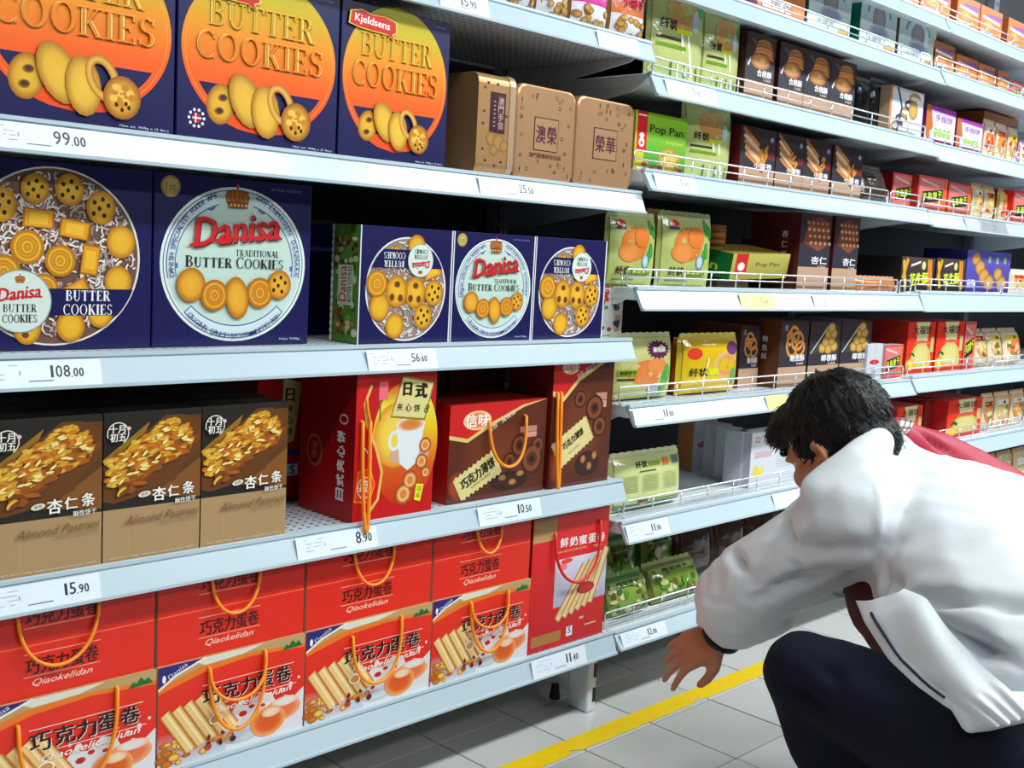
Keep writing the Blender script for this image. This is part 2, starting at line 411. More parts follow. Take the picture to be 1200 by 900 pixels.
def upright(root, x):
    u = box('upright', x - .02, x + .02, YB - .028, YB + .03, 0, 2.05, STEELB, root, .002)
    V = []; F = []
    for k in range(60):
        for dx in (-.008, .008):
            b = len(V); z = .12 + k * .032; V += [(x + dx - .002, YB - .0285, z), (x + dx + .002, YB - .0285, z), (x + dx + .002, YB - .0285, z + .018), (x + dx - .002, YB - .0285, z + .018)]; F.append((b, b + 1, b + 2, b + 3))
    mesh('slots', V, F, DARK, u)
def base_leg(root, x):
    l = box('base_leg', x - .026, x + .002, 1.446, 1.50, 0.0, .150, STEEL, root, .003)
    for z in (.022, .075): box('slot', x - .0095, x - .0025, 1.4445, 1.4462, z, z + .03, DARK, l)
    box('foot_beam', x - .02, x - .004, 1.50, 1.8, .03, .14, STEEL, l, .002)
    bm = bmesh.new(); r = bmesh.ops.create_cone(bm, segments=10, radius1=.012, radius2=.008, depth=.03, cap_ends=True)
    bmesh.ops.translate(bm, vec=(x - .045, 1.52, .03), verts=r['verts']); frombm('levelling_foot', bm, DARK, l)
def gondola(name_label, x0, x1, levels, perf_top=False, yb=1.397, guards=None, ztop=2.05, leg_at=()):
    root = thing('gondola_shelving', name_label, 'shelving', (0, 0, 0))
    for key, z, zb in levels:
        s = shelf(root, x0 + .0015, x1 - .0015, z, zb, key, perf_top, yb)
        if guards and key[:2] not in ('xx',):
            for a, b in guards.get(key, guards['*']): guard(s, a, b, z)
    box('back_panel', x0, x1, YB, YB + .006, 0.02, ztop, BACK, root)
    box('kick_plate', x0, x1, 1.78, 1.785, 0.0, .12, BACK, root)
    upright(root, x1 - .0)
    if leg_at:
        for x in leg_at: base_leg(root, x)
    return root
U1 = gondola('left grey steel shelving bay with five shelves of boxed cookies', 0.42, 1.766,
             [('L', 1.368, 1.330), ('A', 1.080, 1.038), ('B', .790, .745), ('C', .503, .4555), ('D', .183, .1315)], True, leg_at=(.48, 1.7645))
XJ = 3.02
U2 = gondola('middle white shelving bay behind the crouching man, with wire guards on its shelves', 1.768, XJ,
             [('a', 1.640, 1.605), ('b', 1.502, 1.464), ('c', 1.312, 1.270), ('d', 1.126, 1.085), ('e', .892, .845), ('f', .653, .607), ('g', .412, .362), ('h', .180, .134)], False, 1.392,
             {'*': [(1.762, 2.83), (2.845, XJ - .01)], 'c': [(1.80, XJ - .01)], 'b': [(1.79, 2.93), (2.945, XJ - .01)], 'e': [(1.762, 2.93), (2.945, XJ - .01)], 'g': [(1.80, XJ - .01)]}, leg_at=(XJ - .002,))
U3 = gondola('furthest white shelving bay at the right edge, with wire guards', XJ + .004, 4.28,
             [('A3', 1.640, 1.605), ('b3', 1.506, 1.466), ('c3', 1.308, 1.262), ('d3', 1.124, 1.080), ('e3', .898, .842), ('f3', .660, .612), ('g3', .446, .392), ('h3', .180, .134)], False, 1.392,
             {'*': [(XJ + .02, 3.64), (3.655, 4.26)]}, leg_at=(4.26,))

U4 = gondola('distant shelving bay past the right picture edge, seen only through gaps', 4.284, 5.54,
             [('A4', 1.640, 1.605), ('b4', 1.506, 1.466), ('c4', 1.308, 1.262), ('d4', 1.124, 1.080), ('e4', .898, .842), ('f4', .660, .612), ('g4', .446, .392), ('h4', .180, .134)], False, 1.392)

# ---------------------------------------------------------------- price tags
TAGP = mat('tag_paper', (232, 238, 240), 0.45, var=0.02)
def price_tag(key, px0, px1, price, label, ptx=None, ph=0.5, col=(226, 236, 246), ink=(40, 40, 58), t0=.16, t1=.9, low=True):
    z, zb, yb = RAILS[key]; zm = (z + zb) / 2
    x0 = xat(px0, 1.402, zm); x1 = xat(px1, 1.402, zm)
    ya, za = rail_pt(z, zb, t0, .0022, yb); yc, zc = rail_pt(z, zb, t1, .0022, yb)
    H = math.hypot(ya - yc, za - zc); W = x1 - x0
    root = thing('price_tag', label, 'price tag', (x0, yc, zc), tilt=(-math.atan2(ya - yc, za - zc), 0))
    box('card', 0, W, -.0006, .0004, 0, H, TAGP, root)
    A = Art(W, H); A.rect(0, 0, W, H, col, 0)
    R = random.Random(price)
    if price:
        main, _, cents = price.partition('.')
        tw = .34 * W if len(main) < 3 else .42 * W
        px, pw = (ptx or (.60, .36))
        cx0 = W * px; ww = W * pw; f = .64 if len(main) > 1 else .5
        dw_ = H * ph * .66; x_ = cx0
        for ch in main: A.text(ch, x_ + dw_ * .5, H * .56, H * ph, ink, 1, w=dw_ * (.34 if ch == '1' else .84), bold=.02); x_ += dw_ * (.88 if ch == '1' else 1)
        A.disc(x_ + dw_ * .1, H * .34, dw_ * .1, dw_ * .1, ink, 1, n=6); x_ += dw_ * .26
        for ch in cents: A.text(ch, x_ + dw_ * .36, H * .50, H * ph * .74, ink, 1, w=dw_ * .6, bold=.035); x_ += dw_ * .72
        if low:
            A.rect(W * .40, H * .2, W * .60, H * .235, (90, 90, 110), 1)
    for k in range(4):
        yy = H * (.82 - .17 * k); 
        for q in range(R.randint(2, 4)):
            a = W * R.uniform(.04, .28); A.rect(a, yy, a + W * R.uniform(.02, .09), yy + H * .025, (168, 176, 196), 1)
    A.rect(W * .335, H * .45, W * .342, H * .62, (130, 138, 160), 1)
    A.build('print', root, 'front', fn=lambda x, y: .0006)
    return root
price_tag('A', -30, 113, '99.00', 'white shelf price tag reading 99.00 under the leftmost orange cookie box', (.62, .26), .52)
price_tag('A', 561, 634, '25.50', 'white price tag reading 25.50 under the copper-coloured tins', (.62, .33), .46)
price_tag('L', 514, 572, '15.90', 'price tag reading 15.90 on the topmost left rail', (.4, .5), .5)
price_tag('L', 700, 748, '7.30', 'small faint price tag on the topmost left rail below the cookie bags', (.5, .4), .3, ink=(110, 118, 140))
price_tag('B', -30, 118, '108.00', 'white price tag reading 108.00 below the blue tin with many cookies', (.56, .36), .46)
price_tag('B', 430, 511, '56.60', 'price tag reading 56.60 below the first of the small blue cookie boxes', (.62, .34), .42)
price_tag('C', -30, 117, '15.90', 'white and pale yellow price tag reading 15.90 below the almond pastry boxes', (.68, .29), .46)
price_tag('C', 347, 441, '8.90', 'price tag reading 8.90 below the red standing box with an orange cord', (.72, .25), .56)
price_tag('C', 560, 633, '10.50', 'price tag reading 10.50 below the brown chocolate cookie gift box', (.6, .36), .5)
price_tag('D', 623, 686, '11.40', 'price tag reading 11.40 on the bottom left rail', (.6, .36), .5)
price_tag('c', 779, 838, '9.40', 'small tag reading 9.40 at the left end of the second-highest middle rail in view', (.5, .32), .5, ink=(90, 96, 120))
price_tag('d', 766, 814, '9.40', 'small tag reading 9.40 below the light green rice cracker box', (.6, .34), .5, ink=(90, 96, 120))
price_tag('e', 866, 906, '12.60', 'yellow price tag below the tilted green cracker box', (.55, .36), .4, col=(240, 240, 150), ink=(120, 120, 100))
price_tag('e', 952, 976, '12.60', 'faint white price tag below the two nut biscuit boxes on the middle bay', (.3, .5), .35, ink=(150, 150, 160))
price_tag('f', 741, 797, '11.00', 'price tag reading 11.00 below the cracker bag with a purple star burst', (.6, .34), .46)
price_tag('f', 897, 922, '', 'yellow price tag next to the back of the crouching man\'s head', col=(236, 236, 140))
price_tag('g', 733, 782, '11.00', 'price tag reading 11.00 below the lone pale green biscuit pack', (.56, .36), .44)
price_tag('g', 905, 938, '', 'blank white price tag beside the crouching man\'s chin')
price_tag('h', 727, 779, '12.00', 'price tag reading 12.00 on the lowest middle rail left of the white sleeve', (.56, .38), .46)
price_tag('d3', 1130, 1192, '', 'grey paper strip with a blank tag on the furthest bay rail', col=(176, 180, 186))
price_tag('d3', 1146, 1178, '7.50', 'small white tag on top of the grey paper strip of the furthest bay', (.5, .4), .3, col=(225, 230, 235))

# ---------------------------------------------------------------- cartons
def carton(name, label, cat, loc, w, d, h, front, side=None, top=None, rz=0, group=None, bev=.0012, tilt=(0, 0), body='carton', m=None):
    """a box standing at loc = its front bottom left corner"""
    side = side or front; top = top or side
    root = thing(name, label, cat, loc, rz, group, tilt)
    bm = bmesh.new(); bmbox(bm, 0, w, 0, d, 0, h, bev)
    cl = bm.loops.layers.float_color.new('Col')
    for f in bm.faces:
        n = f.normal; c = lin(front if n.y < -.6 else top if n.z > .6 else side)
        for l in f.loops: l[cl] = (*c, 1)
    frombm(body, bm, m or PRINT, root)
    return root
def dup(root, loc, rz=None, label=None, name=None):
    r = root.copy(); COL.objects.link(r); r.location = loc
    if rz is not None: r.rotation_euler.z = rz
    if label: r['label'] = label
    for ch in list(root.children):
        c = ch.copy(); COL.objects.link(c); c.parent = r
        for g in list(ch.children):
            k = g.copy(); COL.objects.link(k); k.parent = c
    return r

# ---------------------------------------------------------------- artwork of the cookie boxes
YEL = (222, 196, 12); ORG = (255, 96, 18)
def art_orange(A, banner=True, flag=False):
    w, h = A.w, A.h; cx, cy, rx, ry = w * .5, h * .545, w * .478, h * .475
    A.vdisc(cx, cy, rx, ry, [(0, (250, 74, 14)), (.35, (252, 98, 14)), (.62, (240, 150, 10)), (.82, (206, 180, 6)), (1, (176, 172, 14))], 1, 44)
    A.ring(cx, cy, rx * .96, ry * .96, w * .003, (255, 170, 60), 2, 60)
    # navy window behind the cookies
    A.vdisc(cx, cy, rx * .90, ry * .90, [(0, NAVY), (1, NAVY)], 2, 10, -.86, -.48)
    A.vdisc(cx, cy, rx * .98, ry * .98, [(0, (250, 80, 18)), (1, (252, 84, 18))], 2.2, 8, -.98, -.84)
    y = cy - ry * .70
    A.disc(cx - w * .245, y + h * .012, w * .085, w * .108, (240, 186, 50), 3, (166, 92, 10), 20, rot=-.2)
    for dx_, dy_ in ((-.235, .052), (-.255, -.028)): A.disc(cx + w * dx_, y + h * dy_, w * .026, w * .018, (60, 34, 40), 3.5, (176, 104, 20), 10)
    ck(A, 'v', cx - w * .10, y + h * .05, w * .150, 4.0, (232, 170, 52), rot=.45)
    ck(A, 'v', cx + w * .02, y + h * .0, w * .142, 5.0, (236, 178, 60), rot=.12)
    A.ring(cx + w * .115, y + h * .055, w * .082, w * .115, w * .042, (178, 104, 18), 5.2, 18, rot=.45, col2=(240, 188, 80))
    A.disc(cx + w * .215, y - h * .035, w * .098, w * .105, (236, 170, 52), 6, (150, 84, 12), 20)
    for k in range(16): A.disc(cx + w * (.215 + .06 * math.cos(k * 2.4) * (k / 16) ** .5), y + h * (-.02 + .05 * math.sin(k * 2.4) * (k / 16) ** .5), w * .022, w * .018, ((246, 196, 84), (206, 136, 30))[k % 2], 6.4, n=7)
    for a, b in ((-.03, -.04), (.0, -.065), (.035, -.05), (.02, -.03)): A.disc(cx + w * (.215 + a), y + h * (-.035 + b), w * .010, w * .012, (50, 26, 14), 7.4, n=6)
    for t, yy, ww, hh in (('BUTTER', .745, .66, .150), ('COOKIES', .555, .80, .155)):
        A.serif(t, cx, h * yy, h * hh, w * ww, (176, 92, 6), 3, .085, dx=w * .005, dy=-h * .005)
        A.serif(t, cx, h * yy, h * hh, w * ww, (252, 232, 120), 3.6, .078)
        A.serif(t, cx, h * yy, h * hh * .97, w * ww * .985, (224, 170, 24) if yy > .7 else (242, 132, 20), 4.2, .036)
    if banner:
        bx, by = w * .26, h * .885
        P = [(-.2, -.03), (-.19, .045), (-.1, .062), (0, .045), (.1, .05), (.2, .03), (.205, -.035), (.17, -.05), (.19, -.085), (.13, -.055), (0, -.05), (-.1, -.045)]
        A.poly([(bx + a * w * 1.06, by + b * h * 1.12) for a, b in P], (238, 196, 70), 5)
        A.poly([(bx + a * w, by + b * h) for a, b in P], (206, 24, 26), 5.5)
        A.text('Kjeldsens', bx - w * .005, by - h * .002, h * .062, (250, 244, 236), 6.2, w=w * .31, bold=.03, rot=-.06)
    A.text('Net wt. 908g e (2 lbs.)', w * .84, h * .028, h * .016, (225, 225, 240), 1, w=w * .26)
    A.text('BUTTER COOKIES', w * .9, h * .955, h * .012, (150, 150, 190), 1, w=w * .1)
    if flag:
        fx, fy = w * .115, h * .125
        A.disc(fx, fy, w * .026, w * .026, (205, 30, 40), 2, n=14); A.rect(fx - w * .026, fy - w * .004, fx + w * .026, fy + w * .004, (240, 240, 245), 3); A.rect(fx - w * .012, fy - w * .025, fx - w * .004, fy + w * .025, (240, 240, 245), 3)
        for k in range(10):
            a = k * PI / 5; A.disc(fx + math.cos(a) * w * .043, fy + math.sin(a) * w * .043, w * .009, w * .009, (235, 235, 245), 2, n=6)
def crown(A, x, y, s, lay=4):
    for k, a in enumerate((-.7, -.35, 0, .35, .7)):
        A.disc(x + a * s * .55, y + s * (.28 - .12 * abs(a)), s * .17, s * .3, (196, 120, 40), lay, (110, 40, 20), 8)
    A.rect(x - s * .42, y - s * .22, x + s * .42, y + s * .02, (150, 60, 24), lay + .4); A.disc(x, y + s * .66, s * .08, s * .1, (190, 40, 30), lay, n=8)
    for k in range(5): A.disc(x + (k - 2) * s * .17, y - s * .1, s * .05, s * .06, (226, 200, 90), lay + .8, n=6)
def danisa_word(A, cx, cy, w, h, lay=5, sw=True, shadow=True):
    if shadow: A.text('Danisa', cx + w * .01, cy - h * .05, h, (96, 10, 14), lay, w=w, bold=.035, shear=.22, rot=.12)
    A.text('Danisa', cx, cy, h, (214, 26, 34), lay + .8, w=w, bold=.03, shear=.22, rot=.12)
    if sw:
        P = [(cx - w * .56 + w * 1.08 * t, cy - h * .66 + h * (.30 * math.sin(t * 2.2) + .12 * t)) for t in [i / 14 for i in range(15)]]
        A.line(P, h * .09, (206, 26, 34), lay + .8)
def art_white(A, seal=True):
    w, h = A.w, A.h; cx, cy, r = w * .5, h * .49, w * .462; ry = h * .462
    A.disc(cx, cy, r, ry, (226, 238, 232), 1, n=56); A.ring(cx, cy, r * .965, ry * .965, r * .012, (70, 84, 130), 2, 56)
    A.disc(cx, cy, r * .93, ry * .93, (196, 220, 206), 2, (204, 224, 214), 48)
    # ribbons with lettering along the rim
    for a0, a1, t, inw in ((192, 108, 'DANISH SPECIALITY FOODS APS', 0), (74, -10, 'COPENHAGEN DENMARK', 0)):
        A.ring(cx, cy, r * .925, ry * .925, r * .125, (88, 112, 168), 3, 26, a0, a1); A.ring(cx, cy, r * .91, ry * .91, r * .095, (214, 228, 232), 3.5, 26, a0, a1)
        A.arctext(t, cx, cy, r * .862, r * .062, a0 + (3 if a1 > a0 else -3), a1 + (-3 if a1 > a0 else 3), (34, 50, 120), 4.2)
    A.ring(cx, cy, r * .925, ry * .925, r * .13, (88, 112, 168), 3, 26, 222, 318); A.ring(cx, cy, r * .91, ry * .91, r * .10, (214, 228, 232), 3.5, 26, 223, 317)
    A.arctext('ORIGINAL DANISH RECIPE - NETTO 908g', cx, cy, r * .862, r * .06, 225, 315, (34, 50, 120), 4.2, inward=True)
    for s_ in (-1, 1):
        A.rect(cx + s_ * r * .82 - r * .05, cy - r * .06, cx + s_ * r * .82 + r * .05, cy + r * .0, (88, 112, 168), 3.2)
        A.ring(cx + s_ * r * .36, cy + ry * .74, r * .07, r * .06, r * .03, (88, 112, 168), 3.2, 12)
    crown(A, cx, cy + ry * .80, r * .30, 4)
    danisa_word(A, cx + r * .02, cy + ry * .47, r * 1.18, ry * .36)
    A.serif('TRADITIONAL', cx + r * .30, cy + ry * .155, ry * .085, r * .62, (40, 44, 40), 4, .1)
    A.serif('BUTTER COOKIES', cx, cy + ry * .02, ry * .125, r * 1.36, (24, 24, 30), 4, .095, first=1.15)
    b = (226, 138, 30)
    ck(A, 'o', cx - r * .61, cy - ry * .27, r * .205, 5, b); ck(A, 's', cx - r * .30, cy - ry * .40, r * .19, 6, b)
    ck(A, 'v', cx + r * .01, cy - ry * .43, r * .26, 7, b, rot=.15); ck(A, 's', cx + r * .33, cy - ry * .36, r * .19, 8, b)
    ck(A, 'c', cx + r * .61, cy - ry * .25, r * .185, 9, b)
    if seal:
        A.disc(w * .095, h * .925, w * .058, w * .058, (214, 186, 112), 1, (150, 120, 60), 20); A.text('1st', w * .095, h * .925, w * .04, (120, 92, 40), 3)
    A.text('Net 908g', w * .87, h * .035, h * .018, (200, 200, 225), 1, w=w * .14); A.text('BUTTER COOKIES', w * .82, h * .955, h * .012, (140, 140, 185), 1, w=w * .2)
def shreds(A, cx, cy, rx, ry, n, lay, seed=1, s=1.0):
    R = random.Random(seed)
    for _ in range(n):
        a = R.uniform(0, 2 * PI); k = math.sqrt(R.random()) * .96; x = cx + rx * k * math.cos(a); y = cy + ry * k * math.sin(a); t = R.uniform(0, PI)
        L = rx * .07 * s; P = [(x, y)]
        for q in range(3):
            t += R.uniform(-1.3, 1.3); x += L * math.cos(t) * .5; y += L * math.sin(t) * .5; P.append((x, y))
        P = [p for p in P if ((p[0] - cx) / rx) ** 2 + ((p[1] - cy) / ry) ** 2 < .98]
        if len(P) > 1: A.line(P, rx * .018 * s, R.choice(((226, 214, 208), (190, 168, 160), (238, 232, 228), (160, 132, 120))), lay)
def badge(A, x, y, r, lay=8):
    A.disc(x, y, r * 1.04, r * 1.04, (150, 160, 160), lay, n=28); A.disc(x, y, r, r, (216, 230, 222), lay + .4, n=28); crown(A, x, y + r * .68, r * .3, lay + .8)
    danisa_word(A, x, y + r * .28, r * 1.4, r * .42, lay + 1, shadow=False)
    A.serif('BUTTER', x, y - r * .22, r * .26, r * 1.1, (24, 24, 30), lay + 1.2, .1); A.serif('COOKIES', x, y - r * .56, r * .26, r * 1.15, (24, 24, 30), lay + 1.2, .1)
def art_assort(A):
    w, h = A.w, A.h; cx, cy, r, ry = w * .46, h * .50, w * .47, h * .475
    A.disc(cx, cy, r, ry, (232, 226, 214), 1, n=56); A.disc(cx, cy, r * .975, ry * .98, (112, 80, 68), 1.6, n=56)
    shreds(A, cx, cy, r * .96, ry * .96, 760, 2.2, 3, 1.2)
    L = [('c', -.58, .55, .19), ('c', -.22, .74, .17), ('c', .16, .76, .18), ('c', .52, .58, .19), ('p', -.85, .2, .2), ('r', -.18, .42, .15, -.05), ('r', .22, .32, .15, -.15),
         ('s', -.30, .10, .19), ('s', .06, -.04, .18), ('r', .40, -.02, .15, 1.45), ('o', .76, .20, .19), ('p', -.86, -.24, .19), ('s', -.55, -.18, .19), ('o', .73, -.26, .18),
         ('s', -.12, -.36, .17), ('r', .22, -.40, .16, .5), ('o', -.72, -.60, .16), ('p', -.30, -.80, .18), ('o', .18, -.78, .18), ('o', .52, -.64, .16)]
    for q in L: ck(A, q[0], cx + q[1] * r, cy + q[2] * ry, q[3] * r, 3.2, rot=q[4] if len(q) > 4 else 1.3)
    A.vdisc(cx, cy, r * .975, ry * .98, [(0, NAVY), (1, NAVY)], 6.5, 8, -.67, -.36)
    badge(A, cx - r * .38, cy - ry * .50, r * .33)
    A.serif('BUTTER', cx + r * .38, cy - ry * .43, ry * .12, r * .52, (238, 238, 240), 7.5, .1); A.serif('COOKIES', cx + r * .38, cy - ry * .59, ry * .12, r * .58, (238, 238, 240), 7.5, .1)
def art_assort_small(A):
    A.rot = True                                     # these stand upside down
    w, h = A.w, A.h; cx, cy, r, ry = w * .5, h * .53, w * .435, h * .45
    A.disc(cx, cy, r, ry, (232, 232, 230), 1, n=48); A.disc(cx, cy, r * .965, ry * .97, (150, 128, 122), 1.6, n=48)
    shreds(A, cx, cy, r * .95, ry * .95, 420, 2.2, 5, 1.6)
    for k, x, y, q, rt in (('o', .28, .70, .25, 0), ('c', -.42, .52, .26, 0), ('o', .66, .34, .27, 0), ('c', -.68, .06, .26, 0), ('p', -.2, .06, .32, 1.5), ('p', .26, .04, .32, 1.5), ('s', .74, -.1, .26, 0),
                           ('o', -.02, .72, .0, 0), ('r', -.62, -.36, .2, .3), ('o', -.2, -.82, .24, 0), ('o', .3, -.62, .2, 0)):
        if q: ck(A, k, cx + x * r, cy + y * ry, q * r, 3.2, rot=rt)
    A.vdisc(cx, cy, r * .965, ry * .97, [(0, NAVY), (1, NAVY)], 6.5, 8, -.78, -.42)
    badge(A, cx - r * .3, cy - ry * .56, r * .31)
    A.serif('BUTTER', cx + r * .35, cy - ry * .48, ry * .12, r * .5, (238, 238, 240), 7.5, .1); A.serif('COOKIES', cx + r * .35, cy - ry * .64, ry * .12, r * .54, (238, 238, 240), 7.5, .1)
    A.rot = False
def art_scene_side(A, base=(70, 120, 44)):
    R = random.Random(8); w, h = A.w, A.h
    for _ in range(60): A.disc(R.uniform(.08, .92) * w, R.uniform(.03, .97) * h, w * R.uniform(.04, .12), w * R.uniform(.04, .1), R.choice(((126, 168, 60), (60, 92, 36), (196, 206, 150), (150, 60, 34), (222, 214, 190))), 1, n=8)
    for yy in (.14, .84):
        for k in range(9): A.disc((.2 + .08 * k) * w, (yy + R.uniform(-.05, .05)) * h, w * .06, h * .018, R.choice(((150, 50, 30), (70, 44, 30), (224, 196, 150), (196, 120, 60))), 2, n=8)
    A.rect(w * .25, h * .32, w * .8, h * .66, (214, 222, 200), 2)
    A.text('Danisa', w * .42, h * .5, w * .28, (206, 26, 34), 3, w=h * .3, bold=.02, rot=PI / 2); A.text('BUTTER COOKIES', w * .68, h * .5, w * .13, (30, 30, 36), 3, w=h * .3, bold=.02, rot=PI / 2)

def art_almond(A):
    w, h = A.w, A.h; K = (176, 142, 100)
    A.rect(0, 0, w, h * .36, K, 1); A.rect(0, h * .36, w, h, (36, 30, 26), 1)
    # plate of wood with the pastry bar lying across it
    A.poly([(0, h * .46), (w, h * .38), (w, h * .70), (w * .0, h * .56)], (132, 82, 34), 1.4)
    A.poly([(0, h * .70), (w * .0, h * .60), (w * .40, h * .84), (w * .46, h * .93)], (150, 108, 30), 1.4)
    A.poly([(0, h * .5), (w * .0, h * .66), (w * .6, h * .955), (w, h * .955), (w, h * .66), (w * .55, h * .45)], (92, 54, 20), 1.6)
    P = [(0, h * .42), (w * .0, h * .63), (w * .16, h * .69), (w * .36, h * .80), (w * .50, h * .90), (w * .62, h * .965), (w * .80, h * .965), (w * .99, h * .90), (w * .99, h * .72), (w * .80, h * .62), (w * .74, h * .52), (w * .42, h * .44), (w * .1, h * .40)]
    A.poly(P, (104, 58, 18), 2)
    R = random.Random(11); fl = []
    for k in range(230):
        t = R.random(); s_ = R.uniform(-.5, .5)
        x = w * (.06 + .78 * t + .24 * s_); y = h * (.55 + .31 * t - .19 * s_)
        if x < w * .05 or x > w * .93: continue
        fl.append((t, s_, x, y))
    fl.sort(key=lambda q: -q[3])
    for t, s_, x, y in fl:
        seg = math.sin(t * 22 + s_ * 1.5); dk = s_ > .18 and R.random() < .55
        c = R.choice(((150, 78, 16), (176, 92, 18), (120, 60, 14))) if dk or seg < -.72 else R.choice(((238, 190, 52), (226, 160, 36), (246, 210, 90), (214, 120, 24), (236, 180, 40), (240, 200, 70)))
        A.disc(x, y, w * R.uniform(.05, .095), w * R.uniform(.02, .036), c, 2.6, mix(c, (140, 74, 12), .55), 9, rot=R.uniform(-.3, .8))
    for k in range(30):
        t = R.random(); s_ = R.uniform(-.5, .3); x = w * (.07 + .78 * t + .22 * s_); y = h * (.55 + .31 * t - .19 * s_)
        if w * .05 < x < w * .93: A.disc(x, y, w * .042, w * .013, (252, 234, 160), 4.6, (232, 196, 90), 8, rot=R.uniform(-.2, .9))
    A.disc(w * .13, h * .865, w * .105, w * .105, (22, 18, 16), 4, n=18); A.ring(w * .13, h * .865, w * .11, w * .11, w * .012, (220, 214, 196), 4.5, 18, -60, 200)
    A.text('十月', w * .12, h * .895, h * .055, (244, 240, 226), 5, w=w * .16, bold=.03); A.text('初五', w * .13, h * .84, h * .055, (244, 240, 226), 5, w=w * .16, bold=.03)
    A.disc(w * .235, h * .895, w * .02, w * .02, (240, 200, 200), 5, n=8)
    for k, (ch, x, y, s_) in enumerate((('杏', .55, .435, .092), ('仁', .70, .445, .08), ('条', .86, .455, .085))):
        A.text(ch, w * x, h * y, h * s_, (248, 246, 240), 6, bold=.035)
    A.disc(w * .40, h * .445, w * .065, h * .02, (232, 222, 204), 5, n=12, rot=.15); A.text('手作', w * .40, h * .445, h * .024, (60, 40, 24), 6, rot=.15)
    A.text('酥性饼干', w * .83, h * .375, h * .036, (240, 236, 226), 6, w=w * .22, bold=.02, rot=.04)
    A.text('Almond Pastries', w * .60, h * .285, h * .058, (132, 92, 60), 3, w=w * .76, shear=.5, rot=.03); A.text('delicious crispy biscuits', w * .76, h * .238, h * .02, (128, 92, 60), 3, w=w * .4, shear=.3, rot=.03)
    A.text('NET WT: 180g  delicious crispy biscuits  GIFT', w * .5, h * .035, h * .014, (222, 206, 180), 3, w=w * .88)
    A.rect(w * .25, h * .02, w * .26, h * .2, (184, 152, 112), 2)
def art_roll(A, up=False):
    """front of the egg roll gift box"""
    w, h = A.w, A.h; RED = (226, 38, 22)
    A.rect(0, 0, w, h, RED, 1, (232, 46, 26))
    A.rect(0, 0, w, h * .34, (206, 208, 216), 1.4, (222, 60, 40)); A.rect(w * .35, 0, w, h * .30, (198, 204, 214), 1.5, (226, 222, 224))
    A.poly([(0, h), (0, h * .74), (w * .30, h * .86), (w * .62, h * .90), (w, h * .86), (w, h)], (236, 120, 30), 1.6)
    A.poly([(0, h), (0, h * .80), (w * .26, h * .915), (w * .6, h * .94), (w, h * .90), (w, h)], (190, 158, 104), 1.8)
    A.poly([(w * .2, h), (w * .3, h * .925), (w * .55, h * .945), (w * .7, h)], (224, 222, 206), 2)
    A.poly([(0, h), (0, h * .80), (w * .10, h * .90), (w * .28, h)], (44, 36, 116), 2.4); A.line([(0, h * .78), (w * .11, h * .89), (w * .3, h)], h * .018, (244, 240, 238), 2.6)
    A.disc(w * .035, h * .88, w * .012, h * .04, (240, 240, 248), 3, n=8); A.text('Danisa', w * .12, h * .935, h * .045, (220, 220, 240), 3, w=w * .13, rot=.5)
    A.poly([(w * .83, h * .875), (w * .86, h * .93), (w * .88, h * .91), (w * .905, h * .96), (w * .93, h * .92), (w * .95, h * .945), (w * .98, h * .885)], (20, 110, 48), 3)
    # milk splash
    A.poly([(w * .45, 0), (w * .44, h * .30), (w * .52, h * .44), (w * .60, h * .40), (w * .68, h * .50), (w * .76, h * .46), (w * .80, h * .34), (w * .86, h * .40), (w * .93, h * .36), (w, h * .44), (w, 0)], (226, 224, 226), 2.2)
    for a, b, r in ((.55, .46, .02), (.64, .54, .014), (.83, .47, .012), (.9, .5, .016), (.5, .5, .01), (.96, .55, .01)): A.disc(w * a, h * b, w * r, w * r, (232, 226, 228), 2.4, n=8)
    for a, b, r in ((.56, .33, .03), (.62, .38, .022), (.7, .36, .018), (.52, .2, .02)): A.disc(w * a, h * b, w * r, h * r, (196, 26, 26), 2.6, n=8)
    # the eggs
    A.disc(w * .84, h * .26, w * .14, h * .12, (236, 110, 60), 3, (250, 170, 120), 20); A.disc(w * .86, h * .34, w * .10, h * .05, (230, 226, 224), 3.4, (240, 190, 160), 18)
    A.disc(w * .74, h * .18, w * .125, h * .155, (222, 84, 20), 4, (250, 168, 90), 22); A.disc(w * .76, h * .265, w * .07, h * .05, (246, 216, 190), 4.4, (240, 170, 110), 16)
    A.disc(w * .56, h * .10, w * .12, h * .06, (214, 220, 228), 3, (180, 188, 200), 14)
    # egg rolls
    R = random.Random(4)
    for k in range(26): A.disc(w * R.uniform(.02, .36), h * R.uniform(.03, .25), w * R.uniform(.02, .045), h * R.uniform(.02, .045), R.choice(((240, 170, 40), (214, 122, 24), (250, 206, 90), (196, 96, 16))), 3, (150, 80, 10), 9)
    for k in range(14): A.disc(w * R.uniform(.32, .50), h * R.uniform(.10, .20), w * R.uniform(.012, .022), w * R.uniform(.012, .02), R.choice(((120, 20, 20), (60, 20, 14), (190, 60, 30), (236, 150, 50))), 4.8, n=7)
    for k in range(5):
        x0 = w * (.04 + .072 * k); y0 = h * (.54 + .025 * k) ; x1 = x0 + w * .17; y1 = h * (.12 + .03 * k)
        A.line([(x0, y0), (x1, y1)], w * .072, (196, 128, 54), 3.6 + .3 * k); A.line([(x0, y0), (x1, y1)], w * .052, (240, 198, 128), 3.8 + .3 * k)
        A.line([(x0 + w * .01, y0), (x1 + w * .01, y1)], w * .014, (250, 226, 170), 4 + .3 * k)
    A.rect(w * .28, h * .72, w * .92, h * .728, (250, 214, 200), 3); A.rect(w * .30, h * .50, w * .94, h * .508, (250, 214, 200), 3)
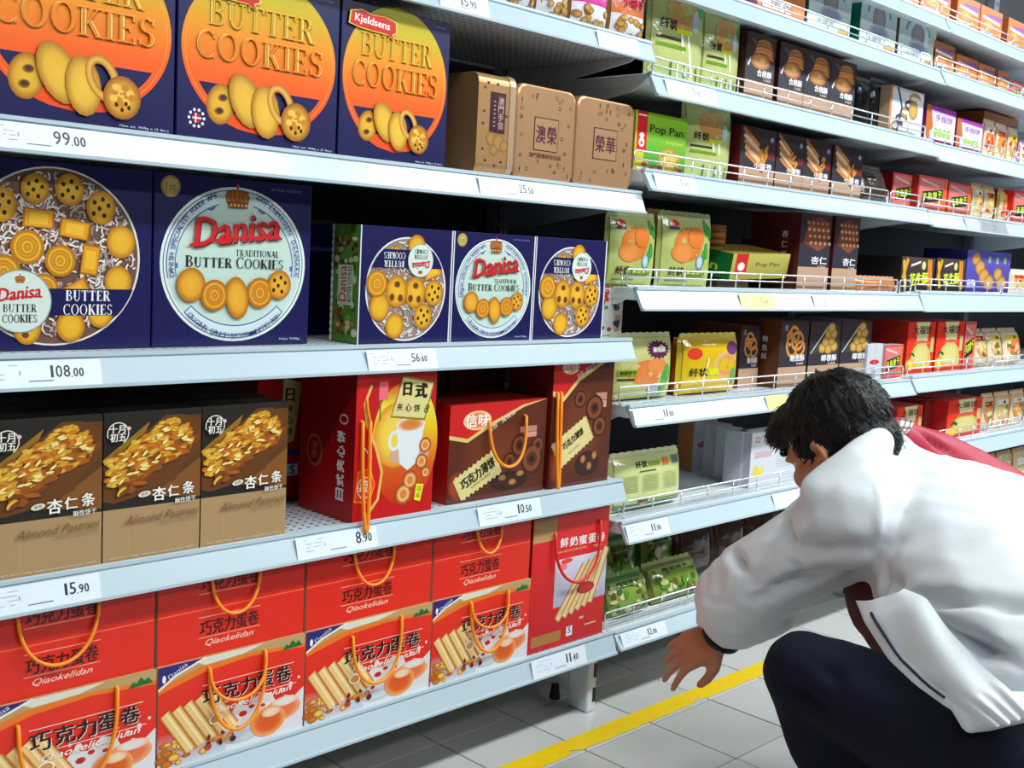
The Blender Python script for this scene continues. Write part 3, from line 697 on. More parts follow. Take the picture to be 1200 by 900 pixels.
    for ch, x, y in (('巧', .34, .605), ('克', .47, .613), ('力', .59, .617), ('蛋', .71, .625), ('卷', .84, .63)):
        A.text(ch, w * x + w * .005, h * y - h * .008, h * .165, (250, 220, 210), 5.6, bold=.03, shear=-.1, w=w * .115); A.text(ch, w * x, h * y, h * .165, (34, 16, 20), 6.2, bold=.035, shear=-.1, w=w * .115)
    A.text('Qiaokelidanjuan', w * .62, h * .45, h * .085, (246, 240, 232), 7, w=w * .56, shear=.5, bold=.02, rot=.03)
    A.disc(w * .37, h * .36, w * .045, h * .055, (250, 246, 236), 6.4, n=14); A.disc(w * .37, h * .36, w * .036, h * .042, (210, 150, 70), 6.8, n=14)
    A.text('威化', w * .745, h * .42, h * .03, (250, 240, 200), 7); 
def art_red_lid(A):
    w, h = A.w, A.h; A.rect(0, 0, w, h, (232, 42, 24), 1, (214, 34, 22))
    A.rect(0, h * .44, w, h * .45, (176, 26, 18), 2, (250, 90, 60)); A.rect(0, h * .452, w, h * .462, (250, 96, 66), 2)
    for cx_, y0, s_ in ((.46, .70, 1.1), (.46, .27, 1.0)):
        A.rect(w * (cx_ - .20), h * (y0 + .105), w * (cx_ + .22), h * (y0 + .115), (240, 150, 120), 3); A.rect(w * (cx_ - .20), h * (y0 - .095), w * (cx_ + .22), h * (y0 - .085), (240, 150, 120), 3)
        A.text('巧克力蛋卷', w * (cx_ + .01), h * y0, h * .15, (60, 22, 20), 4, w=w * .40, bold=.03); A.text('Qiaokelidan', w * (cx_ + .01), h * (y0 - .15 if s_ == 1 else y0 + .18), h * .07, (250, 214, 190), 4, w=w * .33, shear=.5, bold=.01)
def art_red_tall(A):
    w, h = A.w, A.h; RED = (200, 16, 22)
    A.rect(0, 0, w, h, RED, 1, (224, 26, 28)); A.rect(0, h * .82, w * .30, h, (196, 150, 90), 2, (150, 104, 60))
    A.rect(w * .04, h * .04, w * .42, h * .12, (176, 120, 56), 2); A.rect(w * .30, h * .30, w * 1.0, h * .66, (176, 170, 200), 2, (216, 216, 232))
    for k in range(6):
        a = .36 + .085 * k
        A.line([(w * a, h * .20 + h * .015 * k), (w * (a + .34) if a + .34 < .99 else w * .99, h * (.58 + .02 * k))], w * .085, (176, 120, 60), 3 + .3 * k); A.line([(w * a, h * .20 + h * .015 * k), (min(w * (a + .34), w * .99), h * (.58 + .02 * k))], w * .055, (236, 204, 144), 3.2 + .3 * k)
    A.disc(w * .70, h * .38, w * .2, h * .05, (220, 222, 236), 3, n=16); A.disc(w * .72, h * .40, w * .12, h * .045, (206, 30, 30), 5.8, (150, 20, 20), 14); A.disc(w * .66, h * .45, w * .05, h * .02, (40, 110, 30), 6, n=8)
    A.disc(w * .4, h * .60, w * .06, h * .03, (240, 120, 130), 3, n=10); A.disc(w * .45, h * .64, w * .08, h * .02, (230, 60, 40), 3, n=10)
    for k, ch in enumerate('鲜奶蜜蛋卷'): A.text(ch, w * (.40 + .125 * k), h * (.785 - .004 * k), h * .07, (250, 246, 240), 5, bold=.035, w=w * .105)
    A.text('XIAN NAI MI DAN JUAN', w * .5, h * .715, h * .02, (246, 200, 160), 4, w=w * .4); A.text('MILK', w * .86, h * .71, h * .02, (246, 200, 160), 4, w=w * .12)
    A.rect(w * .49, h * .055, w * .57, h * .13, (232, 236, 244), 5); A.text('S', w * .53, h * .10, h * .05, (30, 60, 160), 6, bold=.04)
    A.rect(w * .66, h * .16, w * .72, h * .18, (240, 170, 120), 3); A.rect(w * .74, h * .10, w * .9, h * .112, (240, 170, 120), 3)
def art_japan(A):
    w, h = A.w, A.h
    A.rect(0, 0, w, h, (200, 18, 18), 1, (188, 20, 24))
    A.vdisc(w * .62, h * .50, w * .42, h * .42, [(0, (206, 40, 16)), (.3, (216, 90, 24)), (.6, (240, 190, 30)), (.8, (226, 226, 60)), (1, (206, 60, 20))], 1.6, 30)
    A.disc(w * .5, h * .56, w * .28, h * .22, (244, 214, 80), 2, (226, 140, 34), 26)
    A.line([(w * .18, h * .90), (w * .10, h * .78), (w * .14, h * .64), (w * .26, h * .48), (w * .34, h * .32), (w * .30, h * .14), (w * .16, h * .03)], w * .03, (222, 190, 96), 3)
    A.poly([(0, h), (0, 0), (w * .16, h * .03), (w * .28, h * .14), (w * .32, h * .32), (w * .25, h * .48), (w * .13, h * .64), (w * .09, h * .78), (w * .18, h * .92), (w * .16, h)][::-1], (206, 20, 20), 2.6)
    # cup
    A.disc(w * .68, h * .42, w * .26, h * .07, (214, 170, 140), 3, n=20); A.poly([(w * .5, h * .60), (w * .56, h * .36), (w * .66, h * .31), (w * .78, h * .36), (w * .86, h * .60)], (226, 232, 236), 4)
    A.disc(w * .68, h * .62, w * .19, h * .05, (214, 120, 46), 4.4, (240, 232, 220), 20); A.ring(w * .48, h * .52, w * .08, h * .07, w * .035, (226, 232, 236), 4.2, 14)
    for a, b, r in ((.88, .47, .08), (.84, .36, .08), (.70, .24, .10), (.62, .15, .11), (.90, .28, .06)): A.disc(w * a, h * b, w * r, w * r, (222, 136, 60), 4.6, (150, 66, 20), 16); A.ring(w * a, h * b, w * r * .7, w * r * .7, w * r * .3, (240, 180, 110), 5, 14)
    # label lying on its side
    A.poly([(w * .42, h * .68), (w * .86, h * .64), (w * .97, h * .90), (w * .56, h * .955)], (146, 120, 50), 5); A.poly([(w * .435, h * .69), (w * .85, h * .655), (w * .95, h * .892), (w * .565, h * .94)], (222, 210, 140), 5.4)
    A.text('日', w * .62, h * .86, h * .085, (44, 30, 14), 6, bold=.09, rot=-.05); A.text('式', w * .80, h * .845, h * .10, (44, 30, 14), 6, bold=.09, rot=-.1)
    for k, ch in enumerate('夹心饼'): A.text(ch, w * (.53 + .11 * k), h * (.745 - .008 * k), h * .05, (44, 30, 14), 6, bold=.03)
    A.text('8', w * .88, h * .72, h * .06, (90, 70, 30), 6, rot=-.4)
    A.rect(w * .27, h * .80, w * .38, h * .92, (236, 110, 120), 3); A.rect(w * .28, h * .66, w * .30, h * .80, (150, 110, 40), 3)
    A.poly([(w * .08, h * .52), (w * .14, h * .48), (w * .22, h * .42), (w * .17, h * .44)], (232, 226, 226), 4)
    # brand roundel
    A.poly([(w * .01, h * .14), (w * .05, h * .34), (w * .2, h * .36), (w * .26, h * .24), (w * .2, h * .12)], (230, 150, 40), 4); A.poly([(w * .02, h * .15), (w * .06, h * .33), (w * .19, h * .35), (w * .245, h * .24), (w * .19, h * .13)], (232, 60, 20), 4.5)
    A.ring(w * .13, h * .23, w * .09, h * .075, w * .014, (246, 214, 190), 5, 18); A.text('信味', w * .13, h * .24, h * .09, (250, 240, 232), 5.4, w=w * .13, bold=.04, rot=1.4)
    A.poly([(w * .76, h * .10), (w * .84, h * .085), (w * .88, h * .20), (w * .78, h * .21)], (236, 236, 40), 6); A.text('新品', w * .815, h * .15, h * .04, (60, 60, 10), 6.6, rot=1.4)
def art_japan_side(A):
    w, h = A.w, A.h
    A.rect(0, 0, w, h, (178, 12, 16), 1, (146, 10, 16))
    for k, ch in enumerate('日式夹心饼'): A.text(ch, w * .76, h * (.17 + .095 * k), h * .078, (238, 234, 234), 3, w=h * .080, bold=.07, rot=PI / 2)
    A.ring(w * .28, h * .42, w * .15, h * .11, w * .03, (176, 110, 60), 3, 18); A.text('信味', w * .28, h * .42, h * .06, (190, 130, 80), 3, w=w * .2, bold=.03, rot=1.4)
    A.line([(w * .3, h * .6), (w * .4, h * .5), (w * .5, h * .42)], w * .012, (160, 70, 40), 3); A.rect(w * .6, h * .5, w * .605, h * .95, (190, 110, 60), 3)
    A.ring(w * .8, h * .67, w * .08, h * .035, w * .02, (226, 200, 190), 3, 12)
def art_choc(A, tall=False):
    w, h = A.w, A.h
    A.rect(0, 0, w, h, (84, 32, 14), 1, (96, 36, 16)); A.disc(w * .5, h * .45, w * .42, h * .36, (112, 48, 20), 1.4, (86, 33, 14), 26)
    k = .78 if not tall else .84
    A.poly([(0, h), (0, h * (k - .12)), (w * .18, h * (k - .17)), (w * .42, h * (k - .02)), (w * .75, h * .93), (w, h)], (222, 196, 110), 2)
    A.poly([(0, h), (0, h * (k - .08)), (w * .18, h * (k - .13)), (w * .42, h * (k + .02)), (w * .74, h * .955), (w, h)], (206, 26, 24), 2.4)
    A.disc(w * .27, h * (.83 if not tall else .93), w * .14, h * (.10 if not tall else .05), (232, 96, 30), 3, (250, 214, 160), 20); A.text('信味', w * .27, h * (.83 if not tall else .93), h * (.13 if not tall else .07), (250, 246, 240), 4, w=w * .24, bold=.04)
    A.text('自然 · 真味道', w * .52, h * (.80 if not tall else .9), h * .05, (246, 220, 210), 4, w=w * .3, rot=.45)
    A.rect(w * .72, h * .66, w * .9, h * .72, (190, 130, 110), 3); A.rect(w * .76, h * .60, w * .9, h * .655, (206, 150, 130), 3)
    for a, b, r in ((.86, .36, .12), (.72, .52, .09), (.92, .5, .07), (.62, .36, .07)) if not tall else ((.70, .60, .15), (.80, .45, .12), (.45, .68, .1)):
        A.disc(w * a, h * b, w * r, w * r, (92, 40, 20), 3, (50, 18, 8), 18); A.ring(w * a, h * b, w * r * .8, w * r * .8, w * r * .32, (128, 66, 34), 3.6, 14); A.disc(w * a, h * b, w * r * .25, w * r * .25, (40, 14, 8), 4.2, n=8)
    A.disc(w * .62, h * .16, w * .20, h * .10, (60, 24, 12), 3, (40, 14, 8), 18); A.disc(w * .1, h * .18, w * .10, h * .16, (166, 70, 30), 3, (90, 34, 14), 14)
    for a, b in ((.55, .2), (.66, .14), (.74, .22)): A.disc(w * a, h * b, w * .045, h * .035, (186, 132, 80), 4, (110, 60, 30), 10)
    # slanted cream label with a crinkled edge
    if not tall: q = [(.06, .24), (.44, .50), (.53, .26), (.15, .03)]
    else: q = [(.02, .34), (.55, .54), (.70, .36), (.18, .15)]
    A.poly([(w * a, h * b) for a, b in [q[0], q[3], q[2], q[1]]], (222, 208, 140), 5)
    for i in range(4):
        a, b = Vector(q[i]), Vector(q[(i + 1) % 4])
        for t in range(9): p = a.lerp(b, (t + .5) / 9); A.disc(w * p.x, h * p.y, w * .014, w * .014, (222, 208, 140), 5, n=6)
    cx = sum(p[0] for p in q) / 4; cy = sum(p[1] for p in q) / 4; rt = math.atan2((q[1][1] - q[0][1]) * h, (q[1][0] - q[0][0]) * w)
    A.text('巧克力薄饼', w * cx, h * (cy + .025), w * .085, (36, 34, 12), 6, w=w * .36, bold=.045, rot=rt); A.text('QIAOKELI', w * (cx + .03), h * (cy - .055), w * .02, (120, 100, 50), 6, w=w * .2, rot=rt)
def art_tin(A, chars, sub=None):
    w, h = A.w, A.h; R = random.Random(len(chars) + (3 if sub else 0)); B = (112, 76, 52)
    P = (120, 60, 84)
    s_ = .21; cx, cy = w * .5, h * .5; A.rect(w * .06, h * .03, w * .94, h * .97, (208, 160, 118), 0)
    A.rect(cx - w * s_, cy - h * s_ * .85, cx + w * s_, cy + h * s_ * .85, (70, 44, 40), 1); A.rect(cx - w * (s_ - .012), cy - h * (s_ - .012) * .85, cx + w * (s_ - .012), cy + h * (s_ - .012) * .85, (214, 168, 124), 1.6)
    for k, ch in enumerate(chars): A.text(ch, cx + w * (-.095 + .19 * k), cy, h * .19, P, 2.4, w=w * .165, bold=.03)
    if sub: A.text('澳門榮華餅家出品', cx, h * .27, h * .05, (140, 84, 70), 2, w=w * .55, bold=.02)
    for k in range(34):
        x = R.uniform(.07, .93); y = R.uniform(.06, .94)
        if .24 < x < .76 and .24 < y < .74: continue
        t = k % 4; X = w * x; Y = h * y
        if t == 0: A.ring(X, Y, w * .022, w * .022, w * .010, B, 1, 10)
        elif t == 1: A.rect(X - w * .004, Y - h * .03, X + w * .004, Y + h * .03, B, 1); A.disc(X, Y + h * .01, w * .012, w * .012, B, 1, n=6)
        elif t == 2: A.rect(X - w * .02, Y - h * .018, X + w * .02, Y - h * .01, B, 1); A.rect(X - w * .02, Y + h * .006, X + w * .02, Y + h * .014, B, 1)
        else: A.rect(X - w * .025, Y - h * .022, X + w * .025, Y + h * .022, (186, 138, 98), 1); A.rect(X - w * .012, Y - h * .012, X + w * .012, Y + h * .012, (206, 160, 116), 1.5)
def art_tin_side(A):
    w, h = A.w, A.h
    A.rect(w * .38, h * .42, w * .88, h * .82, (86, 52, 66), 1); A.rect(w * .63, h * .44, w * .84, h * .80, (110, 70, 86), 1.6)
    for k, ch in enumerate('澳門手信'): A.text(ch, w * .73, h * (.74 - .08 * k), h * .072, (226, 196, 170), 2.4, w=w * .18, bold=.03)
    for k in range(7): A.rect(w * .50, h * (.48 + .04 * k), w * .56, h * (.495 + .04 * k), (206, 170, 150), 2)
    for a, b, r in ((.45, .36, .16), (.7, .33, .2), (.88, .3, .14), (.55, .25, .12)): A.disc(w * a, h * b, w * r, w * r, (214, 166, 100), 1.4, (178, 124, 66), 16)
    for a, b in ((.2, .85), (.3, .9), (.2, .62), (.18, .5), (.3, .14), (.6, .1), (.8, .14), (.2, .25), (.92, .6), (.6, .9)): A.disc(w * a, h * b, w * .04, h * .015, (110, 74, 52), 1, n=8)

# ---------------------------------------------------------------- cords of the gift boxes
def cord(root, x0, z0, x1, z1, sag, m=CORD, up=0.0, r=.0024, out=.006, name='carry_cord', twist=0):
    """a carrying cord hanging as a loop from two holes in the front (local coordinates)"""
    pts = []; n = 22
    for i in range(n + 1):
        t = i / n; x = x0 + (x1 - x0) * (.5 - .5 * math.cos(PI * t)) * 1.0; 
        z = z0 + (z1 - z0) * t - sag * math.sin(PI * t) ** .75
        y = -out * (0.35 + math.sin(PI * t)) + twist * math.sin(2 * PI * t)
        pts.append((x, y, z))
    pts = [(x0, .003, z0 + .002)] + pts + [(x1, .003, z1 + .002)]
    return tube(name, pts, r * 1.2, m, root, 6)

# ================================================================ left bay: shelf A
ZA = 1.0795
BN = (15, 13, 72)
def pl(px, Y, Z): return xat(px, Y, Z)
kx = [pl(207, 1.425, 1.2) - .267, pl(207, 1.425, 1.2) + .001, pl(397, 1.425, 1.2) + .002]
kws = [.265, kx[2] - kx[1] - .003, pl(525, 1.425, 1.2) - kx[2]]
KL = ['blue box with orange disc and cookies, leftmost on its shelf, no red banner in view', 'blue box with orange disc, cookies and a small red and white emblem', 'blue box with orange disc and red banner at top left, beside the copper tins']
for i in range(3):
    k = carton('cookie_box', KL[i], 'cookie box', (kx[i], 1.425, ZA), kws[i], .085, .235, NAVY, BN, BN, group='large blue boxes with orange discs on the shelf priced 99.00')
    A = Art(kws[i], .235); art_orange(A, True, i == 1); A.build('printed_front', k)
# copper tins
def tin(label, loc, w, d, h, r, chars, sub=None, side=False, rz=0):
    root = thing('biscuit_tin', label, 'biscuit tin', loc, rz, 'copper-coloured biscuit tins')
    def slab(name, y0, y1, grow, col, parent):
        pts = []; n = 6
        for cx_, cz_, a0 in ((w - r, h - r, 0), (r, h - r, 90), (r, r, 180), (w - r, r, 270)):
            for i in range(n + 1):
                a = math.radians(a0 + 90 * i / n); pts.append((cx_ + (r + grow) * math.cos(a), cz_ + (r + grow) * math.sin(a)))
        N = len(pts); V = []; e = .004
        for y, s_ in ((y0, -e), (y0 + e * .35, -e * .3), (y0 + e, 0), (y1, 0)):
            V += [(x + (s_ if x > w / 2 else -s_), y, z + (s_ if z > h / 2 else -s_)) for x, z in pts]
        F = [(k * N + i, k * N + (i + 1) % N, (k + 1) * N + (i + 1) % N, (k + 1) * N + i) for k in range(3) for i in range(N)] + [tuple(range(N))[::-1], tuple(range(3 * N, 4 * N))]
        return mesh(name, V, F, FOIL, parent, cols=[lin(col)] * len(V))
    if not side:
        slab('lid', 0, .018, .0012, (208, 160, 118), root); slab('tin_body', .018, d, 0, (196, 150, 104), root)
        A = Art(w, h); art_tin(A, chars, sub); A.build('printed_lid', root, m=FOIL)
    return root
tx = [pl(559, 1.43, 1.16), pl(604, 1.43, 1.16), pl(675, 1.43, 1.16), pl(741, 1.43, 1.16)]
t1 = thing('biscuit_tin', 'copper tin turned edge-on with a plum-coloured label on its narrow side', 'biscuit tin', (tx[0], 1.43, ZA), 0, 'copper-coloured biscuit tins')
w1 = tx[1] - tx[0] - .004; h1 = .172; dd = .16; R_ = .018
def edge_tin(name, x0, x1, grow, col):
    pts = []; n = 6
    for cy_, cz_, a0 in ((dd - R_, h1 - R_, 0), (R_, h1 - R_, 90), (R_, R_, 180), (dd - R_, R_, 270)):
        for i in range(n + 1):
            a = math.radians(a0 + 90 * i / n); pts.append((cy_ + (R_ + grow) * math.cos(a), cz_ + (R_ + grow) * math.sin(a) + grow))
    N = len(pts); V = [(x0, y, z) for y, z in pts] + [(x1, y, z) for y, z in pts]
    return mesh(name, V, [(i, (i + 1) % N, (i + 1) % N + N, i + N)[::-1] for i in range(N)] + [tuple(range(N)), tuple(range(N, 2 * N))[::-1]], FOIL, t1, cols=[lin(col)] * len(V))
edge_tin('tin_body', 0, w1 - .014, 0, (202, 154, 104)); edge_tin('lid', w1 - .014, w1, .0012, (214, 182, 150))
A = Art(w1 - .014, h1); art_tin_side(A); A.build('printed_side', t1, m=FOIL)
tin('middle copper tin, with two plum characters above a line of small print', (tx[1] + .004, 1.432, ZA), tx[2] - tx[1] - .007, .06, .166, .018, '澳榮', True)
tin('copper tin nearest the shelf end, with only two framed plum characters', (tx[2], 1.43, ZA), tx[3] - tx[2], .06, .165, .018, '榮華')

# ================================================================ left bay: shelf B
ZB = .7895
dx1 = pl(180, 1.46, .9)
dw = .252
d1 = carton('cookie_box', 'large blue box showing many assorted cookies in a round window, priced 108.00', 'cookie box', (dx1 - dw - .002, 1.462, ZB), dw, .085, .244, NAVY, BN, BN, group='large blue tins of assorted cookies in boxes')
A = Art(dw, .244); art_assort(A); A.build('printed_front', d1)
dw2 = pl(364, 1.46, .9) - dx1
d2 = carton('cookie_box', 'large blue box with a round white emblem, crown and red lettering, beside the picture box', 'cookie box', (dx1, 1.462, ZB), dw2, .085, .244, NAVY, BN, BN, group='large blue tins of assorted cookies in boxes')
A = Art(dw2, .244); art_white(A); A.build('printed_front', d2)
sx = [pl(420.5, 1.435, .88), pl(529.5, 1.435, .88), pl(625.5, 1.435, .88), pl(709, 1.435, .88)]
SL = ['small blue cookie box upside down, with green side, left one of its row', 'small blue cookie box with round white emblem and red lettering between two picture boxes', 'small blue cookie box standing upside down, last of its row beside the shelf end']
for i in range(3):
    sw_ = sx[i + 1] - sx[i] - .002
    dpt = (yat(389, sx[0], .88) - 1.435) if i == 0 else .10
    s_ = carton('cookie_box', SL[i], 'cookie box', (sx[i], 1.435, ZB), sw_, dpt, .19, NAVY, (92, 140, 52) if i != 1 else BN, (120, 120, 130), group='small blue cookie boxes priced 56.60')
    A = Art(sw_, .19); A.rect(0, 0, sw_ * .012, .19, (222, 224, 230), 1); A.rect(sw_ * .985, 0, sw_, .19, (222, 224, 230), 1)
    (art_white if i == 1 else art_assort_small)(A); A.build('printed_front', s_)
    if i == 0:
        B = Art(dpt, .19); art_scene_side(B)
        for k in range(16): B.disc(dpt * .03, .19 * (k + .5) / 16, dpt * .05, .19 / 30, (236, 238, 240), 4, n=8)
        B.build('printed_side', s_, 'left', dpt)
s4 = carton('cookie_box', 'white narrow carton end with printed scene, last at the shelf end', 'cookie box', (sx[3] + .001, 1.475, ZB), pl(731, 1.475, .88) - sx[3], .10, .19, (206, 204, 200), (200, 200, 196))
B = Art(pl(731, 1.475, .88) - sx[3], .19)
R = random.Random(5)
for _ in range(46): B.disc(R.uniform(.12, .9) * B.w, R.uniform(.03, .97) * B.h, B.w * R.uniform(.03, .1), B.w * R.uniform(.03, .09), R.choice(((150, 50, 40), (90, 70, 60), (196, 150, 110), (110, 120, 90), (60, 50, 60))), 1, n=7)
B.text('Danisa', B.w * .4, B.h * .5, B.w * .3, (206, 26, 34), 2, w=B.h * .26, bold=.02, rot=PI / 2); B.text('BUTTER', B.w * .75, B.h * .5, B.w * .18, (40, 40, 60), 2, w=B.h * .26, bold=.02, rot=PI / 2)
B.build('printed_front', s4)
nx = yat(372, sx[0] - .004, .88)
s5 = carton('cookie_box', 'navy and white edge of a cookie box standing behind the green-sided one', 'cookie box', (sx[0] - .045, 1.60, ZB), .20, .10, .19, NAVY, (30, 28, 96), (120, 120, 130))
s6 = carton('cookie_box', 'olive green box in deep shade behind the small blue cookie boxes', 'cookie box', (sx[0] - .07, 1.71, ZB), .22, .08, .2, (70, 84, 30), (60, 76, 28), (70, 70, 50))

# ================================================================ left bay: shelf C
ZC = .5025
ax = [pl(p, 1.418, .6) for p in (118.5, 233.5, 334)]
aw = ax[1] - ax[0]; ax = [ax[0] - aw, ax[0], ax[1], ax[2]]
AL = ['almond pastry box, leftmost of the three, cut by the picture edge', 'almond pastry box, middle one of the three in the row', 'almond pastry box, rightmost of the three, beside the red box']
proto = None
for row in range(3):
    for i in range(3):
        lab = AL[i] if row == 0 else None
        loc = (ax[i] + .001 + (.0 if row == 0 else .004 * row), (1.414, 1.480, 1.546)[row], ZC)
        if proto is None:
            proto = carton('almond_pastry_box', lab, 'pastry box', loc, aw - .002, .062, .206, (36, 30, 26), (40, 34, 30), (34, 28, 24), group='kraft and black almond pastry boxes')
            A = Art(aw - .002, .206); art_almond(A); A.build('printed_front', proto)
            A = Art(aw - .002, .062)
            A.text('十月初五', aw * .3, .03, .009, (150, 140, 120), 1); A.text('杏仁条', aw * .7, .032, .009, (150, 140, 120), 1); A.build('printed_top', proto, 'top', .206)
        else:
            o = dup(proto, loc, label=lab or 'shaded almond pastry box, %s row from the front, %s' % (('second', 'third')[row - 1], ('far left', 'between the other two', 'next to the red box')[i]))
# red box with a sideways label, standing with its narrow side to the left
jx0 = pl(415, 1.412, .6); jx1 = pl(508, 1.412, .6); jd = .15
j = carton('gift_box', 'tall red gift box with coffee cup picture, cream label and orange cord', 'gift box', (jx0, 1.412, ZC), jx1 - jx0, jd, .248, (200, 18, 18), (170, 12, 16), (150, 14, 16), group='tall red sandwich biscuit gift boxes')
A = Art(jx1 - jx0, .248); art_japan(A); A.build('printed_front', j)
A = Art(jd, .248); art_japan_side(A); A.build('printed_side', j, 'left', jd)
jw = jx1 - jx0
cord(j, jw * .07, .165, jw * .16, .165, .178, out=.010, r=.0026); cord(j, jw * .12, .2, jw * .16, .165, .01, out=.003, r=.002)
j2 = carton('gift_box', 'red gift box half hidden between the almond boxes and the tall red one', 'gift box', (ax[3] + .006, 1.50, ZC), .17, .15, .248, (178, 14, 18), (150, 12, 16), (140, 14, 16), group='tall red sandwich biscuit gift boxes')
j2.location = (pl(300, 1.60, .6), 1.60, ZC)
A = Art(.17, .248); a = .17
A.poly([(a * .28, .10), (a * .44, .105), (a * .52, .205), (a * .30, .215)], (206, 190, 110), 2); A.text('日', a * .38, .185, .022, (44, 30, 14), 3, bold=.05)
for k, ch in enumerate('夹心饼'): A.text(ch, a * .38, .162 - .02 * k, .013, (44, 30, 14), 3, bold=.03)
A.rect(a * .36, .045, a * .50, .065, (226, 230, 240), 2); A.text('S', a * .43, .055, .016, (30, 60, 160), 3, bold=.04); A.rect(a * .30, .08, a * .5, .09, (40, 60, 160), 2)
A.build('printed_front', j2)
# chocolate cookie gift boxes
cx0 = pl(528, 1.425, .6); cx1 = pl(641, 1.425, .6)
c = carton('gift_box', 'brown and red chocolate biscuit gift box lying long side forward with an orange cord', 'gift box', (cx0, 1.43, ZC), cx1 - cx0, .14, .176, (84, 32, 14), (150, 18, 16), (140, 24, 18), group='chocolate biscuit gift boxes')
A = Art(cx1 - cx0, .176); art_choc(A); A.build('printed_front', c)
A = Art(.14, .176); A.rect(0, 0, .14, .176, (176, 16, 16), 1); A.rect(.02, .01, .06, .035, (200, 196, 200), 2); A.disc(.07, .085, .03, .012, (96, 40, 24), 2, n=12); A.text('信味', .08, .14, .02, (220, 150, 130), 2); A.build('printed_side', c, 'left', .14)
cw = cx1 - cx0
cord(c, cw * .38, .140, cw * .76, .146, .085, out=.012, r=.0026)
hx0 = pl(645, 1.425, .6); hx1 = pl(715, 1.425, .6)
c2 = carton('gift_box', 'tall brown chocolate biscuit gift box at the shelf end with orange cord', 'gift box', (hx0, 1.425, ZC), hx1 - hx0, .12, .250, (84, 32, 14), (110, 30, 18), (120, 24, 18), group='chocolate biscuit gift boxes')
A = Art(hx1 - hx0, .250); art_choc(A, True); A.build('printed_front', c2)
hw = hx1 - hx0
cord(c2, hw * .06, .185, hw * .12, .185, .185, out=.010, r=.0026)
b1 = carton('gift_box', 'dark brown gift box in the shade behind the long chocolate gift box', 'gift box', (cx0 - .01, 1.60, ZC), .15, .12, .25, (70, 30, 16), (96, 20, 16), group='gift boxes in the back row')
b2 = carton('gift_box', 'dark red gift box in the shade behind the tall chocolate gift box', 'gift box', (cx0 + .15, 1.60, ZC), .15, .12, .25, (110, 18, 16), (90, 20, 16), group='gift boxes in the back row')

# ================================================================ left bay: shelf D
ZD = .1825
bx = [pl(p, 1.42, .26) for p in (184, 357, 505, 620)]
bw = bx[1] - bx[0]; bx = [bx[0] - bw] + bx; bh = .154
wh = ['leftmost in view', 'second from the left', 'third from the left', 'fourth from the left, beside the tall red box']
for i in range(4):
    ww = bx[i + 1] - bx[i] - .003
    lo = carton('gift_box', 'lower gift box picturing egg rolls, ' + wh[i], 'gift box', (bx[i], 1.418, ZD), ww, .15, bh, (226, 38, 22), (206, 190, 160), (190, 158, 104), group='egg roll gift boxes in the lower layer')
    A = Art(ww, bh); art_roll(A); A.build('printed_front', lo)
    a0, a1 = ((.22, .76), (.32, .70), (.34, .73), (.36, .74))[i]
    cord(lo, ww * a0, bh * (.79, .86, .83, .85)[i], ww * a1, bh * (.92, .92, .93, .9)[i], bh * (.78, .66, .60, .62)[i], out=.010, r=.0024)
    up = carton('gift_box', 'upper plain red egg roll gift box, ' + wh[i], 'gift box', (bx[i] + .001, 1.424, ZD + bh + .0006), ww - .002, .15, bh, (228, 40, 24), (196, 170, 140), (190, 34, 24), group='egg roll gift boxes in the upper layer')
    A = Art(ww - .002, bh); art_red_lid(A); A.build('printed_front', up)
    cord(up, ww * (.22, .33, .34, .40)[i], bh * .84, ww * .66, bh * .88, bh * (.60, .48, .50, .42)[i], out=.008, r=.0022)
    if i == 1: cord(lo, ww * .32, bh * .88, ww * .70, bh * .92, bh * .36, out=.013, r=.0022, name='second_cord')
    if i == 3: cord(lo, ww * .36, bh * .88, ww * .74, bh * .92, bh * .34, out=.013, r=.0022, name='second_cord')
rx0 = pl(620.5, 1.422, .3); rx1 = pl(709.5, 1.422, .3)
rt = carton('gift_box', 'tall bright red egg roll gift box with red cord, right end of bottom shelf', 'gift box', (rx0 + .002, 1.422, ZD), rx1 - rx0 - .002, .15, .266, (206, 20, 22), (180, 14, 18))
A = Art(rx1 - rx0 - .002, .266); art_red_tall(A); A.build('printed_front', rt)
rw = rx1 - rx0 - .002
cord(rt, rw * .26, .228, rw * .86, .238, .105, REDCORD, out=.012, r=.0026)

